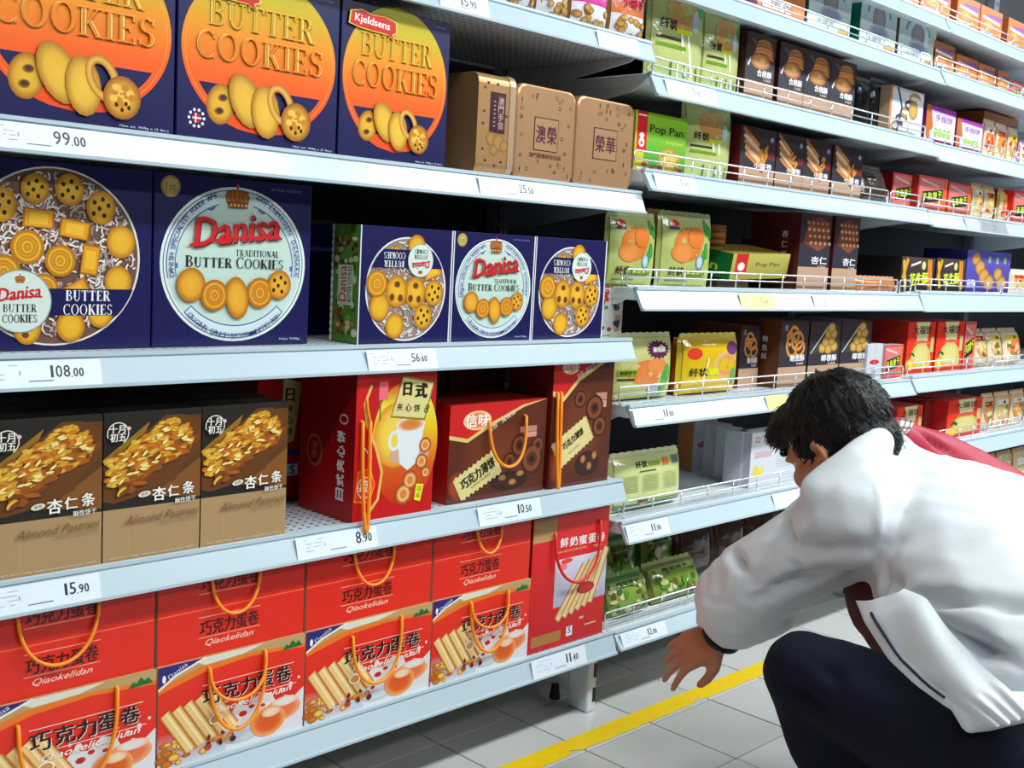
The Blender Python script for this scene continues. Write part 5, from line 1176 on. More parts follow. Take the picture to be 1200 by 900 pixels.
for k, (a, b, yt) in enumerate(((1139, 1152, 206), (1153, 1166, 210), (1171, 1186, 212))): pbag('d3', a, b, yt, 'snack', ('golden snack packet next to the red finger biscuit boxes', 'golden snack packet in the middle of three beside the red boxes', 'golden snack packet next to the red box at the picture edge')[k], 'snack_packet', 'snack packet', t=.03, col=(206, 160, 60), group='golden snack packets on the far bay', seed=40 + k, h=.10)
pbox('d3', 1187, 1215, 216, 'redbar', 'bright red box at the right picture edge with an orange curl', side=(226, 30, 24), Y=1.44, d=.1, h=.105)
# ---- row e
g = 'pale green cracker bags under the green cracker box'
pbag('e', 712, 769, 250, 'cracker', 'pale green cracker bag next to the end of the left shelf', seed=5, group=g, t=.04)
pbag('e', 773, 834, 250, 'cracker', 'pale green cracker bag right beside the tilted green box', seed=6, group=g, t=.04)
bag('biscuit_bag', 'golden yellow bag lying crumpled on top of the pale cracker bags', 'biscuit bag', (xat(760, 1.52, 1.03), 1.53, .89 + .118), xat(826, 1.52, 1.03) - xat(760, 1.52, 1.03), .042, .06, None, (206, 150, 40), None, 0, (0, 0), 8, True, .006)
rl = thing('biscuit_roll', 'tube of round biscuits standing behind the tilted green box', 'biscuit roll', (xat(842, 1.53, 1.0), 1.54, .8915))
for k in range(9):
    bm = bmesh.new(); bmesh.ops.create_cone(bm, segments=16, radius1=.026, radius2=.024, depth=.0155, cap_ends=True); bmesh.ops.translate(bm, vec=(0, 0, .009 + .016 * k), verts=bm.verts); frombm('biscuit', bm, mat('biscuit_brown', (150, 92, 40), .6, var=.2, bump=.4), rl, True)
X0 = xat(859, 1.452, .93)
tp = carton('cracker_box', 'dark green cracker box lying tilted on its corner behind the wire guard', 'cracker box', (X0, 1.462, .912), xat(912, 1.50, .93) - X0, .12, .060, (150, 140, 40), (20, 110, 40), (150, 130, 50), rz=.06, tilt=(.16, -.03))
tw = xat(912, 1.50, .93) - X0
carton('biscuit_box', 'low brown box lying under the tilted green cracker box', 'biscuit box', (X0 + .01, 1.50, .8915), .13, .12, .022, (110, 70, 40), (90, 56, 34))
A = Art(tw, .060); A.rect(0, 0, tw, .060, (150, 140, 50), 1, (190, 180, 90)); A.rect(tw * .06, 0.012, tw * .26, .060, (206, 30, 36), 2); A.disc(tw * .16, .030, tw * .06, .010, (236, 226, 226), 3, n=10); A.text('Pop Pan', tw * .62, .033, .013, (90, 80, 20), 3, w=tw * .42, bold=.03); A.build('printed_front', tp)
A = Art(.12, .060); A.rect(0, 0, .12, .060, (20, 110, 44), 1); A.text('Pan', .05, .028, .02, (206, 206, 60), 2, w=.07, bold=.04, rot=-.1); A.build('printed_side', tp, 'left', .12)
g = 'dark nut biscuit boxes with kraft base'
pbox('e', 935, 971, 248, 'nuts', 'dark nut biscuit box, left of the pair, its dark spine visible', group=g, seed=1, spine='杏仁酥')
pbox('e', 975, 1004, 252, 'nuts', 'dark nut biscuit box, right of the pair, next to an open dark gap', group=g, seed=2)
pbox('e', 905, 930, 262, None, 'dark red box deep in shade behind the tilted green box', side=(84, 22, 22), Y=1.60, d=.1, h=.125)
pbag('e', 1006, 1054, 312, None, 'low orange and silver packet lying flat beside the nut biscuit boxes', col=(196, 120, 60), t=.05, seed=14, h=.035)
g = 'black boxes with green lettering and sticks'
pbox('e', 1056, 1095, 300, 'black', 'black box with green lettering and peanut sticks, left one', group=g, seed=1)
pbox('e3', 1097, 1131, 302, 'black', 'black box with green lettering and peanut sticks, right one', group=g, seed=2)
pbox('e3', 1132, 1183, 292, 'violet_tin', 'violet box with round golden biscuits on the far bay', seed=2)
pbag('e3', 1185, 1204, 318, 'snack', 'small white packet right of the violet box', 'snack_packet', 'snack packet', t=.02, col=(220, 216, 210), seed=50)
# ---- row f
pbag('f', 716, 789, 396, 'cracker2', 'pale cracker bag with a purple star burst, beside the shelf end', seed=7, t=.05)
bag('biscuit_bag', 'orange side of a cracker bag between the star burst bag and the yellow bag', 'biscuit bag', (xat(786, 1.50, .7), 1.50, .6535), .055, .118, .05, None, (222, 110, 30), None, 0, (0, 0), 15)
pbag('f', 798, 866, 396, 'yellowbag', 'yellow glossy cracker bag beside the dark ring biscuit boxes', seed=8, t=.05, col=(222, 190, 50))
pbox('f', 866, 889, 373, 'rings', 'dark ring biscuit box partly hidden behind the yellow bag', seed=1, Y=1.50, h=.15)
g = 'dark biscuit boxes with kraft base on the shelf behind the man\'s head'
pbox('f', 912, 945, 370, 'rings', 'dark box with biscuit rings and a brown spine just left above the man\'s hair', group=g, seed=2, h=.164, side=(100, 52, 24), spine='鲍鱼酥')
pbox('f', 947, 983, 368, 'balls', 'dark box with round coconut biscuits, left of two', group=g, seed=1, h=.162)
pbox('f', 984, 1019, 366, 'balls', 'dark box with round coconut biscuits, right of two', group=g, seed=2, h=.162)
pbox('f', 1016, 1034, 394, 'spine', 'narrow white box beside the coconut biscuit boxes', side=(200, 204, 216), h=.10, d=.05, Y=1.447)
pbox('f', 1036, 1058, 393, 'redbar', 'small red and grey packet beside the narrow white box', 'biscuit_packet', seed=2, h=.095, d=.04, side=(190, 190, 196), Y=1.447)
g = 'red and gold rice cracker boxes on the far bay'
pbox('f3', 1062, 1094, 367, 'redgold', 'red and gold box with dark lettering, left of the pair at head height', group=g, seed=1, h=.15)
pbox('f3', 1096, 1128, 367, 'redgold', 'red and gold box with dark lettering, right of the pair at head height', group=g, seed=2, h=.15)
pbox('f3', 1129, 1142, 367, 'redbar', 'narrow end of a red and white box beside the red and gold pair', side=(206, 50, 40), h=.148)
for k, (a, b, yt) in enumerate(((1144, 1160, 376), (1161, 1178, 374), (1179, 1200, 374))): pbag('f3', a, b, yt, 'snack', ('clear glossy pastry bag next to the red and white box end', 'clear glossy pastry bag, middle one of three', 'clear glossy pastry bag at the right picture edge')[k], 'pastry_bag', 'pastry bag', t=.05, col=(190, 150, 110), group='clear pastry bags on the far bay', seed=60 + k, h=.115, tilt=(-.2, 0))
# ---- row g
bg = bag('biscuit_bag', 'lone pale green biscuit pack with small print, above the tag reading 11.00', 'biscuit bag', (xat(716, 1.47, .47), 1.475, .4125), xat(802, 1.46, .47) - xat(716, 1.47, .47), .118, .045, 'backlabel', (206, 212, 144), None, 0, (-.08, 0), 9)
g = 'white cartons standing side by side in the shade'
for k, (a, b, yb, kd) in enumerate(((812, 839, 552, 'spine'), (843, 856, 560, 'spine'), (857, 868, 565, 'spine'), (868, 878, 570, 'spine'))):
    Yk = yz(a, yb, .412)
    pbox('g', a, b, 0, kd, ('white carton with orange edge, furthest back on the left', 'white carton spine with red seal right of the orange edge', 'white carton spine with red seal, third in the row', 'white carton spine touching the big white carton')[k], Y=Yk, d=.05, group=g, h=.135, side=(214, 140, 80) if k == 0 else (200, 200, 208))
Yk = yz(880, 574, .412)
pbox('g', 879, 945, 0, 'whitecarton', 'large white carton with small red print right in front of the man\'s face', Y=1.462, d=.045, h=.135)
pbox('g3', 1050, 1080, 0, 'redgold', 'red and gold box just above the man\'s collar', h=.118, seed=5)
pbox('g3', 1083, 1097, 0, None, 'dark red box side in the gap above the crimson yoke', side=(120, 20, 20), Y=1.50, h=.118)
k_ = pbox('g3', 1110, 1150, 0, 'redgold', 'red and gold box with a cream spine above the crimson yoke', h=.118, seed=6, side=(196, 30, 26))
for k, (a, b) in enumerate(((1150, 1164), (1165, 1182), (1183, 1200))): pbag('g3', a, b, 0, 'snack', ('bright snack packet next to the red and gold box on the lower far shelf', 'bright snack packet, middle one on the lower far shelf', 'bright snack packet on the lower far shelf at the picture edge')[k], 'snack_packet', 'snack packet', t=.03, col=(220, 150, 90), group='bright snack packets on the lower far shelf', seed=70 + k, h=.115)
# ---- row h
g = 'green biscuit bags on the lowest middle shelf'
bag('biscuit_bag', 'green leafy biscuit bag at the left end of the lowest middle shelf, leaning back', 'biscuit bag', (xat(713, 1.46, .22), 1.468, .1815), xat(768, 1.45, .22) - xat(713, 1.46, .22), .085, .05, 'greenbag', (80, 130, 50), g, 0, (-.35, 0), 3)
bag('biscuit_bag', 'olive biscuit bag with shiny highlights just left of the white sleeve', 'biscuit bag', (xat(770, 1.46, .21), 1.475, .1815), xat(832, 1.45, .21) - xat(770, 1.46, .21), .085, .05, 'greenbag', (120, 120, 50), g, 0, (-.45, 0), 4)
bag('biscuit_bag', 'dark green biscuit bag in the second row of the lowest middle shelf, left', 'biscuit bag', (xat(716, 1.56, .3), 1.60, .1815), .14, .13, .05, 'greenbag', (60, 100, 40), g, 0, (-.1, 0), 5)
bag('biscuit_bag', 'dark green biscuit bag in the second row of the lowest middle shelf, right', 'biscuit bag', (xat(716, 1.56, .3) + .15, 1.60, .1815), .16, .13, .05, 'greenbag', (50, 110, 40), g, 0, (-.1, 0), 6)
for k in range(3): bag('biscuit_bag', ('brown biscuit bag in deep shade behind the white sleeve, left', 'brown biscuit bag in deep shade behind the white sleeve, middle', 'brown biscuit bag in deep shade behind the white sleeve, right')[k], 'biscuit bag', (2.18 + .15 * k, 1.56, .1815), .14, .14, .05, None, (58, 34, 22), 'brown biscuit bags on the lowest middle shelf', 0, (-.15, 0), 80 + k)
g = 'packets on the lowest far shelf'
for k, (a, b) in enumerate(((1150, 1165), (1166, 1183), (1184, 1215))): pbag('h3', a, b, 0, 'snack', ('orange packet on the lowest far shelf beside the man\'s back, left', 'orange packet on the lowest far shelf beside the man\'s back, middle', 'round-print packet on the lowest far shelf at the picture edge')[k], 'snack_packet', 'snack packet', t=.03, col=(214, 130, 50), group=g, seed=90 + k, h=.17)

# ================================================================ the crouching man
SKIN = mat('skin', (192, 124, 90), .5, var=.08, scale=40, bump=.15, bscale=120)
JACKET = mat('white_jacket_cloth', (224, 230, 236), .55, var=.02, scale=20, bump=.25, bscale=26)
CRIMSON = mat('crimson_cloth', (168, 24, 56), .6, var=.06, scale=40, bump=.2, bscale=40)
NAVYCL = mat('navy_trouser_cloth', (17, 20, 38), .85, var=.12, scale=120, bump=.3, bscale=30, spec=.2)
HAIR = mat('black_hair', (7, 7, 9), .5, var=.3, scale=300, bump=.25, bscale=240, spec=.28)
SHIRT = mat('maroon_shirt_cloth', (84, 26, 28), .8, var=.1)
SHOE = mat('black_shoe_leather', (22, 22, 24), .35, var=.1)
def chain(pts, n=None):
    """spheres along a run of (position, radius) so that limbs taper"""
    out = []
    for (p, r), (q, s_) in zip(pts, pts[1:]):
        L = (q - p).length; k = n or max(2, int(L / (min(r, s_) * .33)))
        for i in range(k + 1): t = i / k; out.append((p.lerp(q, t), r * (1 - t) + s_ * t, None))
    return out
def ell(c, ax, ay, az, X, Y, Z): return [(c, 1.0, (X * ax, Y * ay, Z * az))]
def skinned(name, blobs, voxel, m, parent, smooth=6, sub=0):
    bm = bmesh.new()
    for c, r, fr in blobs:
        t = bmesh.ops.create_icosphere(bm, subdivisions=2, radius=1)
        if fr: M_ = Matrix((fr[0], fr[1], fr[2])).transposed().to_4x4(); M_.translation = c
        else: M_ = Matrix.Translation(c) @ Matrix.Scale(r, 4)
        bmesh.ops.transform(bm, matrix=M_, verts=t['verts'])
    me = bpy.data.meshes.new(name); bm.to_mesh(me); bm.free(); o = bpy.data.objects.new(name, me); COL.objects.link(o)
    md = o.modifiers.new('r', 'REMESH'); md.mode = 'VOXEL'; md.voxel_size = voxel; md.use_smooth_shade = True
    ms = o.modifiers.new('s', 'SMOOTH'); ms.factor = .6; ms.iterations = smooth
    m2 = bpy.data.meshes.new_from_object(o.evaluated_get(bpy.context.evaluated_depsgraph_get()))
    bpy.data.objects.remove(o); m2.name = name; m2.materials.clear(); m2.materials.append(m)
    m2.polygons.foreach_set('use_smooth', [True] * len(m2.polygons))
    o = bpy.data.objects.new(name, m2); COL.objects.link(o)
    if parent: o.parent = parent; o.matrix_parent_inverse = parent.matrix_world.inverted()
    return o
CR = 2.0
def creases(o, lines, amp_noise=0.0, stretch=None, freq=14):
    """press folds into cloth: lines = (p, q, width, depth) ; depth > 0 is a groove, < 0 a ridge"""
    me = o.data; cos = [v.co.copy() for v in me.vertices]; nrm = [v.normal.copy() for v in me.vertices]
    for i, (c, n) in enumerate(zip(cos, nrm)):
        dz = 0.0
        for p, q, wd, dp in lines:
            pq = q - p; t = max(0, min(1, (c - p).dot(pq) / pq.length_squared)); d = (c - (p + pq * t)).length * (1 + .25 * noise.noise(c * 30)); dp = dp * CR
            if d < wd * 3: dz -= dp * math.exp(-(d / wd) ** 2) * (math.sin(PI * min(1, max(0, t * .94 + .03))) ** .5)
        if amp_noise:
            s_ = c.copy()
            if stretch: s_ = s_ - stretch * s_.dot(stretch) * .75
            dz += amp_noise * (noise.noise(s_ * freq) + .5 * noise.noise(s_ * freq * 2.3))
        me.vertices[i].co = c + n * dz
P = atd
man = thing('person', 'crouching person in a white jacket with crimson yoke, reaching down to the lowest shelf', 'person', (P(1130, 860, 1.62).x, P(1130, 860, 1.62).y, 0))
bpy.context.view_layer.update()
Rr, Dn, Fw = right, down, fwd
def onfloor(px, py, z):
    d = (z - CAMH) / (right * ((px - 600) / FPX) + down * ((py - 450) / FPX) + fwd).z
    return atd(px, py, d)
# joints
HEAD = P(981, 518, 1.93); NECK = P(1035, 575, 1.90); CH = P(1085, 640, 1.84); MID = P(1160, 738, 1.78); PEL = P(1245, 885, 1.62)
SL_ = P(1010, 610, 1.86); SRt = P(1172, 606, 2.05)
ELB = P(888, 682, 1.98); WR = P(848, 742, 2.06)
HIPL = P(1200, 905, 1.50); KNL = P(944, 789, 1.70); HIPR = P(1290, 900, 1.68); KNR = P(1085, 800, 2.02)
ANL = KNL + Vector((.10, -.06, 0)); ANL.z = .085; ANR = KNR + Vector((.10, -.02, 0)); ANR.z = .085
sh_l = (KNL - ANL).length
# head frame
FACE = (-Rr * .56 + Dn * .50 + Fw * .66).normalized(); UP = (-Rr * .30 - Dn * .85 + Fw * .2); UP = (UP - FACE * UP.dot(FACE)).normalized(); EARD = FACE.cross(UP).normalized()
if EARD.dot(Fw) > 0: EARD = -EARD                    # towards the camera: the left side of the head
def H(f, u, e): return HEAD + FACE * f + UP * u + EARD * e
head = ell(H(-.012, .025, 0), .098, .092, .078, FACE, UP, EARD) + ell(H(.035, -.035, 0), .062, .075, .060, FACE, UP, EARD) + ell(H(.045, -.085, 0), .040, .028, .040, FACE, UP, EARD)
head += ell(H(.094, -.022, 0), .020, .022, .012, FACE, UP, EARD) + ell(H(.085, .005, 0), .014, .030, .010, FACE, UP, EARD) + ell(H(.086, -.062, 0), .012, .006, .024, FACE, UP, EARD) + ell(H(.084, -.072, 0), .011, .006, .021, FACE, UP, EARD)
for s_ in (-1, 1):
    head += ell(H(.068, .012, .032 * s_), .020, .009, .020, FACE, UP, EARD) + ell(H(.060, -.030, .040 * s_), .026, .022, .020, FACE, UP, EARD)
def ear(s_):
    b = []; c0 = H(-.006, -.020, .074 * s_)
    for k in range(13):
        a = -2.2 + 4.4 * k / 12; b.append((c0 + FACE * (-.013 * math.cos(a) + .004) + UP * (.024 * math.sin(a)) + EARD * s_ * (.003 + .005 * math.cos(a)), .0046, None))
    b += ell(c0 + FACE * -.001, .011, .020, .004, FACE, UP, EARD) + [(c0 - UP * .024 + FACE * .004, .006, None)]
    return b
body = head + ear(1) + ear(-1) + chain([(H(-.03, -.05, 0), .058), (NECK, .056), (CH, .08)]) + chain([(CH, .095), (MID, .10), (PEL, .12)])
def hand(wr, fdir, palmn, side, spread=1.0, curl=.25):
    blobs = _hand(wr, fdir, palmn, side, spread, curl)
    return [(wr + (c - wr) * .88, r * .92, f) for c, r, f in blobs]
def _hand(wr, fdir, palmn, side, spread, curl):
    """palm, four unequal fingers bent at the knuckles and a thumb from the side of the palm"""
    f = fdir.normalized(); n = (palmn - f * palmn.dot(f)).normalized(); s_ = f.cross(n).normalized() * side; b = []
    for k in range(-3, 4): b += chain([(wr + s_ * .006 * k, .014), (wr + f * .045 + s_ * .011 * k, .0125), (wr + f * .082 + s_ * .0125 * k, .0108)], 6)
    for k, (L, q) in enumerate(((.072, -.034), (.082, -.012), (.076, .011), (.060, .032))):
        base = wr + f * (.086 - .004 * abs(k - 1)) + s_ * q; d = (f + s_ * q * 5 * spread).normalized(); pts = [(base, .0098)]; p = base
        for j, (fr, c) in enumerate(((.44, curl), (.31, curl * 2.2), (.25, curl * 3))):
            dd_ = (d * math.cos(c) + n * math.sin(c)).normalized(); p = p + dd_ * L * fr; pts.append((p, (.0090, .0082, .0072)[j]))
        b += chain(pts, 5)
    t0 = wr + f * .022 - s_ * .028; t1 = t0 + (f * .5 - s_ * .75 + n * .35).normalized() * .034; t2 = t1 + (f * .8 - s_ * .35 + n * .35).normalized() * .030; t3 = t2 + (f * .95 - s_ * .05 + n * .3).normalized() * .022
    return b + chain([(t0, .015), (t1, .0125), (t2, .0105), (t3, .0085)], 6)
arm_l = chain([(SL_, .046), (ELB, .038), (WR, .027)]) + hand(WR + Dn * .004, Dn * .42 - Rr * .78 + Fw * .25, Dn * .7 + Fw * .6 + Rr * .3, -1, 1.6, .22)
WRR = KNR + Vector((-.02, .02, .06)); ELR = P(1150, 720, 2.10)
arm_r = chain([(SRt, .046), (ELR, .040), (WRR, .027)]) + hand(WRR, (KNR - ELR) * .6 + Vector((0, 0, -.1)), Vector((0, 0, -1)), 1, .6, .35)
FT = Vector((-.74, .67, 0)).normalized()
legs = []
for hp, kn, an in ((HIPL, KNL, ANL), (HIPR, KNR, ANR)):
    legs += chain([(hp, .085), (kn, .052), (kn.lerp(an, .35), .052), (an, .036)]) + chain([(an, .036), (an + Vector((0, 0, -.045)), .034), (an + FT * .14 + Vector((0, 0, -.055)), .028)])
b_ = skinned('body', body + arm_l + arm_r + legs, .0045, SKIN, man, 3)
# eyes, brows and mouth line on the lowered face
for s_ in (-1, 1):
    bm = bmesh.new(); bmesh.ops.create_uvsphere(bm, u_segments=14, v_segments=10, radius=.0105); bmesh.ops.translate(bm, vec=H(.067, .002, .031 * s_), verts=bm.verts)
    e = frombm('eye', bm, mat('eye_white', (220, 216, 210), .2), man, True); e.matrix_parent_inverse = man.matrix_world.inverted()
    e = tube('eyebrow', [H(.086 - .006 * abs(k - 2), .024, (.014 + .010 * k) * s_) for k in range(5)], .0035, HAIR, man, 5); e.matrix_parent_inverse = man.matrix_world.inverted()
# hair
hair_blobs = ell(H(-.020, .032, 0), .100, .092, .084, FACE, UP, EARD) + ell(H(.040, .056, 0), .062, .052, .066, FACE, UP, EARD) + ell(H(-.056, -.022, 0), .050, .064, .068, FACE, UP, EARD)
hair_blobs += [(H(.070, .058, .027 * k), .023, None) for k in (-1.5, -.5, .5, 1.5)] + ell(H(.022, .012, .072), .018, .026, .010, FACE, UP, EARD) + ell(H(.018, .005, -.074), .020, .030, .010, FACE, UP, EARD)
hr = skinned('hair', hair_blobs, .0055, HAIR, man, 5)
crown_ = H(-.05, .12, .02)
me = hr.data
for v in me.vertices:
    q = (v.co - crown_); a = math.atan2(q.dot(EARD), q.dot(FACE)); v.co += v.normal * (.0035 * noise.noise(Vector((a * 16, q.length * 9, 1))) + .002 * noise.noise(Vector((a * 44, q.length * 14, 5))))
RH = random.Random(4); V = []; F = []
vs_ = [v for v in me.vertices]; keep = 0
for _ in range(2600):
    v = vs_[RH.randrange(len(vs_))]; q = v.co - crown_
    t = (q - v.normal * q.dot(v.normal))
    if t.length < .01: continue
    t.normalize(); t = (t + Vector((RH.uniform(-.3, .3), RH.uniform(-.3, .3), RH.uniform(-.3, .3)))).normalized(); s_ = t.cross(v.normal).normalized(); L = RH.uniform(.014, .030); lift = RH.uniform(.02, .11)
    b = len(V); p0 = v.co - v.normal * .002; p1 = p0 + t * L * .5 + v.normal * (lift * L * .6 + .002); p2 = p0 + t * L + v.normal * (lift * L * .5)
    w_ = .0016; V += [p0 - s_ * w_, p0 + s_ * w_, p1 + s_ * w_ * .8, p1 - s_ * w_ * .8, p2]; F += [(b, b + 1, b + 2, b + 3), (b + 3, b + 2, b + 4)]
o = mesh('hair_strands', V, F, HAIR, hr); o['kind'] = 'stuff'
# jacket
J = []
J += chain([(P(1010, 606, 1.83), .098), (P(955, 640, 1.90), .084), (P(892, 678, 1.97), .083), (P(864, 704, 2.01), .080)])
J += chain([(P(1004, 570, 1.88), .066), (P(1036, 540, 1.92), .058)])
J += chain([(P(892, 706, 1.99), .068), (P(862, 716, 2.03), .070)])
J += chain([(P(1010, 606, 1.83), .100), (P(1100, 612, 1.90), .118), (P(1172, 618, 2.00), .104)])
J += chain([(P(1040, 560, 1.92), .070), (P(1090, 620, 1.85), .125), (P(1145, 700, 1.72), .150), (P(1205, 785, 1.60), .146), (P(1262, 862, 1.53), .142)])
J += chain([(P(1180, 640, 1.98), .11), (P(1230, 730, 1.84), .14), (P(1290, 820, 1.70), .14)])
J += chain([(P(1029, 519, 1.84), .029), (P(1004, 543, 1.82), .036), (P(962, 576, 1.82), .038)])
J += chain([(P(1035, 548, 1.92), .058), (P(1034, 528, 1.93), .046)])
jk = skinned('jacket', J, .0065, JACKET, man, 8)
sleeve_dir = (P(872, 702, 2.01) - P(1010, 606, 1.83)).normalized()
c1 = [(P(905, 592, 1.88), P(925, 640, 1.83), .012, .014), (P(925, 642, 1.83), P(1010, 640, 1.75), .016, .014), (P(850, 640, 1.95), P(872, 668, 1.90), .010, .012), (P(850, 645, 1.9), P(835, 690, 1.95), .010, .008),
      (P(880, 690, 1.93), P(985, 668, 1.80), .016, .010), (P(945, 725, 1.88), P(1022, 672, 1.78), .014, .014), (P(830, 715, 1.98), P(900, 728, 1.95), .010, .007), (P(820, 700, 2.0), P(860, 706, 1.93), .008, .008),
      # pull lines from the armpit and across the back
      (P(1025, 690, 1.72), P(1110, 618, 1.72), .012, .010), (P(1030, 690, 1.70), P(1190, 668, 1.60), .012, .012), (P(1035, 697, 1.66), P(1200, 712, 1.52), .011, .016), (P(1060, 712, 1.64), P(1200, 782, 1.46), .011, .018),
      (P(1050, 640, 1.72), P(1150, 605, 1.72), .016, .010), (P(1140, 590, 1.78), P(1200, 602, 1.72), .014, .012), (P(1090, 745, 1.58), P(1160, 830, 1.45), .014, .014), (P(1030, 545, 1.76), P(1030, 690, 1.71), .006, -.0035),
      (P(1120, 740, 1.56), P(1200, 820, 1.42), .012, .012), (P(1120, 540, 1.80), P(1200, 575, 1.78), .016, .008)]
R5 = random.Random(12)
for k in range(16):                             # smaller wrinkles running with the sleeve and across the back
    x = R5.uniform(850, 985); y = R5.uniform(610, 720); L = R5.uniform(25, 55); dd_ = 1.80 + (985 - x) * .0008
    if abs(y - (620 + (985 - x) * .55)) < 62: c1.append((P(x, y, dd_), P(x + L, y - L * R5.uniform(.25, .7), dd_ - .02), R5.uniform(.006, .010), R5.uniform(.003, .007)))
for k in range(12):
    x = R5.uniform(1050, 1160); y = R5.uniform(590, 790); L = R5.uniform(35, 80); dd_ = 1.74 - (y - 590) * .0009
    c1.append((P(x, y, dd_), P(x + L, y + L * R5.uniform(-.1, .5), dd_ - .04), R5.uniform(.007, .012), R5.uniform(.003, .008)))
creases(jk, c1, .0045, sleeve_dir, 11)
# cuff, hem flap and gathered waistband
cf = skinned('cuff', [(P(858, 718, 2.03) + (WR - ELB).normalized() * (.004 + .010 * k) + (Rr * math.cos(a) + Fw * math.sin(a)) * (.052 - .004 * k), .013, None) for k in range(3) for a in [2 * PI * i / 16 for i in range(16)]], .005, JACKET, man, 5)
V = []; F = []; n = 24; m_ = 28
e0 = [P(1003, 704, 1.66), P(1012, 728, 1.62), P(1040, 772, 1.57), P(1072, 802, 1.52), P(1105, 826, 1.48), P(1140, 849, 1.45)]
e1 = [P(1060, 690, 1.60), P(1085, 700, 1.56), P(1110, 735, 1.52), P(1150, 780, 1.47), P(1180, 805, 1.44), P(1210, 835, 1.41)]
def interp(L, t):
    x = t * (len(L) - 1); i = min(len(L) - 2, int(x)); f = x - i; return L[i].lerp(L[i + 1], f)
cn = -Fw
for lay in (0, 1):
    for j in range(n + 1):
        for i in range(m_ + 1):
            t = j / n; u = i / m_; p = interp(e0, t).lerp(interp(e1, t), u)
            p = p + cn * (.020 * math.sin(PI * u) + .006 * math.sin(u * 9 + t * 5) * (1 - u * .4) + .004 * noise.noise(p * 22) + .0045 * math.sin(u * 30 + 2 * noise.noise(p * 9)) * min(1, max(0, (t - .72) * 6))) - cn * .004 * lay; V.append(p)
N = (n + 1) * (m_ + 1)
for j in range(n):
    for i in range(m_):
        a = j * (m_ + 1) + i; F += [(a, a + m_ + 1, a + m_ + 2, a + 1), (N + a, N + a + 1, N + a + m_ + 2, N + a + m_ + 1)]
for j in range(n): a = j * (m_ + 1); F.append((a, N + a, N + a + m_ + 1, a + m_ + 1)); 
fl = mesh('jacket_flap', V, F, JACKET, man, smooth=True); fl.matrix_parent_inverse = man.matrix_world.inverted()
zp = tube('flap_piping', [interp(e0, .12 + .6 * k / 12).lerp(interp(e1, .12 + .6 * k / 12), .13) + cn * .016 for k in range(13)], .0022, mat('navy_piping', (24, 28, 60), .6), man, 6); zp.matrix_parent_inverse = man.matrix_world.inverted()
wb = []
for k in range(26):
    t = k / 25; p = P(1118 + 130 * t, 826 - 10 * math.sin(t * 3), 1.475 - .02 * t); q = P(1136 + 116 * t, 850 - 12 * t, 1.465 - .02 * t); wb += chain([(p, .008), (p.lerp(q, .5) + cn * .006, .010 + .005 * (k % 2)), (q, .011)], 4)
skinned('gathered_waistband', wb, .005, JACKET, man, 2)
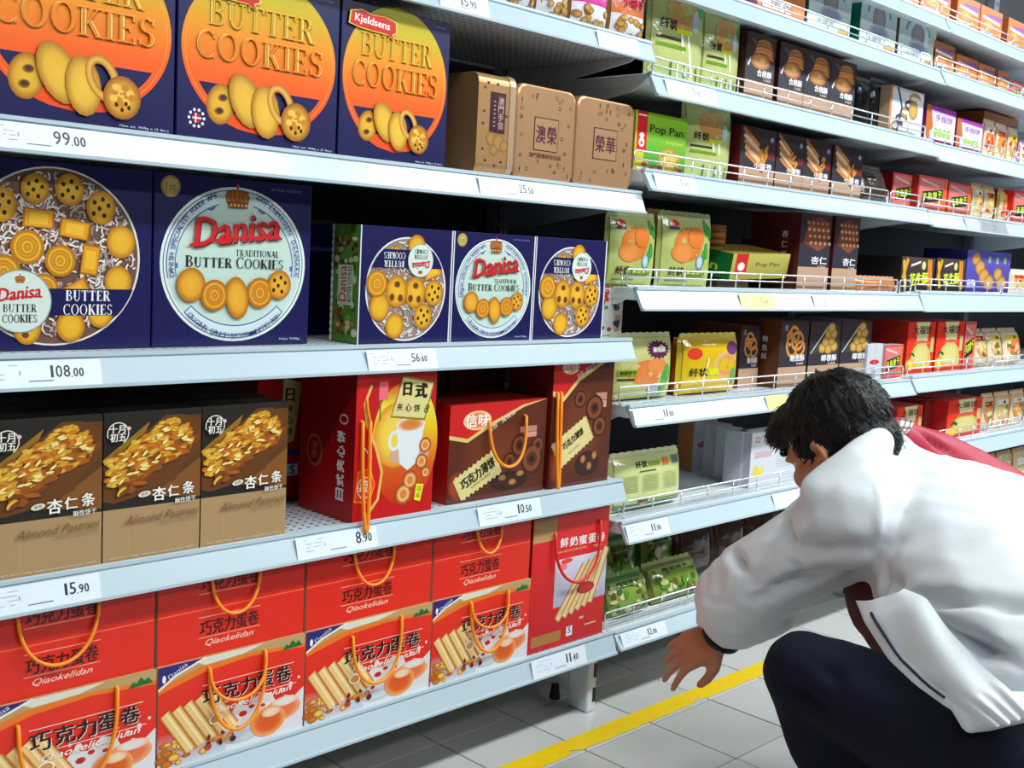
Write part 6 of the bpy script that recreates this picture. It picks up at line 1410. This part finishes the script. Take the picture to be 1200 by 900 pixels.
# crimson yoke over the far shoulder, with its checked collar end
yk = chain([(P(1040, 506, 1.97), .030), (P(1062, 522, 1.99), .042), (P(1092, 541, 2.02), .060), (P(1125, 566, 2.05), .075), (P(1165, 594, 2.07), .084), (P(1225, 640, 2.02), .096)])
y_ = skinned('crimson_yoke', yk, .0065, CRIMSON, man, 6)
creases(y_, [(P(1075, 505, 1.97), P(1120, 530, 1.96), .008, .008)], .002, None, 20)
V = []; F = []; n = 8
cc = [P(1054, 489, 1.952), P(1071, 493, 1.955), P(1060, 510, 1.945), P(1045, 511, 1.94)]
chk = mesh('checked_collar', [], [], PRINT)
bpy.data.objects.remove(chk)
V = []; C_ = []; F = []
for j in range(7):
    for i in range(8):
        a, b = cc[0].lerp(cc[1], i / 8), cc[3].lerp(cc[2], i / 8); a2, b2 = cc[0].lerp(cc[1], (i + 1) / 8), cc[3].lerp(cc[2], (i + 1) / 8)
        q = [a.lerp(b, j / 7), a2.lerp(b2, j / 7), a2.lerp(b2, (j + 1) / 7), a.lerp(b, (j + 1) / 7)]; k = len(V); arch = -Fw * .010
        V += [p + arch * math.sin(PI * (j + .5) / 7) for p in q]; F.append((k, k + 3, k + 2, k + 1)); c = lin((236, 232, 226)) if (i % 3 and j % 3) else lin((150, 130, 140)) if (i % 3 or j % 3) else lin((60, 50, 70)); C_ += [c] * 4
b0 = len(V); V += [p + Fw * .016 for p in cc]; F += [(b0, b0 + 1, b0 + 2, b0 + 3)]; C_ += [lin((150, 20, 50))] * 4
ck_ = mesh('checked_collar', V, F, PRINT, man, cols=C_); ck_.matrix_parent_inverse = man.matrix_world.inverted()
# trousers, shirt, shoes, wristband
T = []
T += chain([(HIPL + Vector((.02, -.02, 0)), .108), (HIPL.lerp(KNL, .5), .088), (KNL, .066)]) + chain([(KNL, .066), (KNL.lerp(ANL, .4), .064), (ANL + Vector((0, 0, .02)), .056)])
T += chain([(HIPR, .108), (HIPR.lerp(KNR, .5), .088), (KNR, .066)]) + chain([(KNR, .066), (KNR.lerp(ANR, .4), .064), (ANR + Vector((0, 0, .02)), .056)]) + chain([(PEL + Vector((0, 0, -.02)), .13), (HIPL, .11)]) + chain([(PEL, .13), (HIPR, .11)])
tr = skinned('trousers', T, .0085, NAVYCL, man, 6)
creases(tr, [(P(925, 745, 1.64), P(985, 800, 1.60), .010, .007), (P(905, 800, 1.66), P(980, 835, 1.6), .010, .008), (P(960, 790, 1.6), P(1060, 880, 1.48), .012, .008), (P(900, 770, 1.66), P(930, 860, 1.62), .012, .006)], .004, None, 12)
skinned('shirt', chain([(P(1040, 640, 1.92), .085), (P(1060, 700, 1.88), .10), (P(1150, 800, 1.74), .11)]), .008, SHIRT, man, 5)
for an in (ANL, ANR):
    skinned('shoe', chain([(an + Vector((0, 0, -.042)) - FT * .03, .040), (an + FT * .06 + Vector((0, 0, -.045)), .040), (an + FT * .16 + Vector((0, 0, -.055)), .030)]), .006, SHOE, man, 4)
wv = (WR - ELB).normalized(); s1 = wv.orthogonal().normalized(); s2 = wv.cross(s1)
tb = tube('wristband', [WR + wv * .010 + (s1 * math.cos(a) + s2 * math.sin(a)) * .033 for a in [2 * PI * i / 20 for i in range(20)]], .006, SHOE, man, 6, closed=True); tb.matrix_parent_inverse = man.matrix_world.inverted()
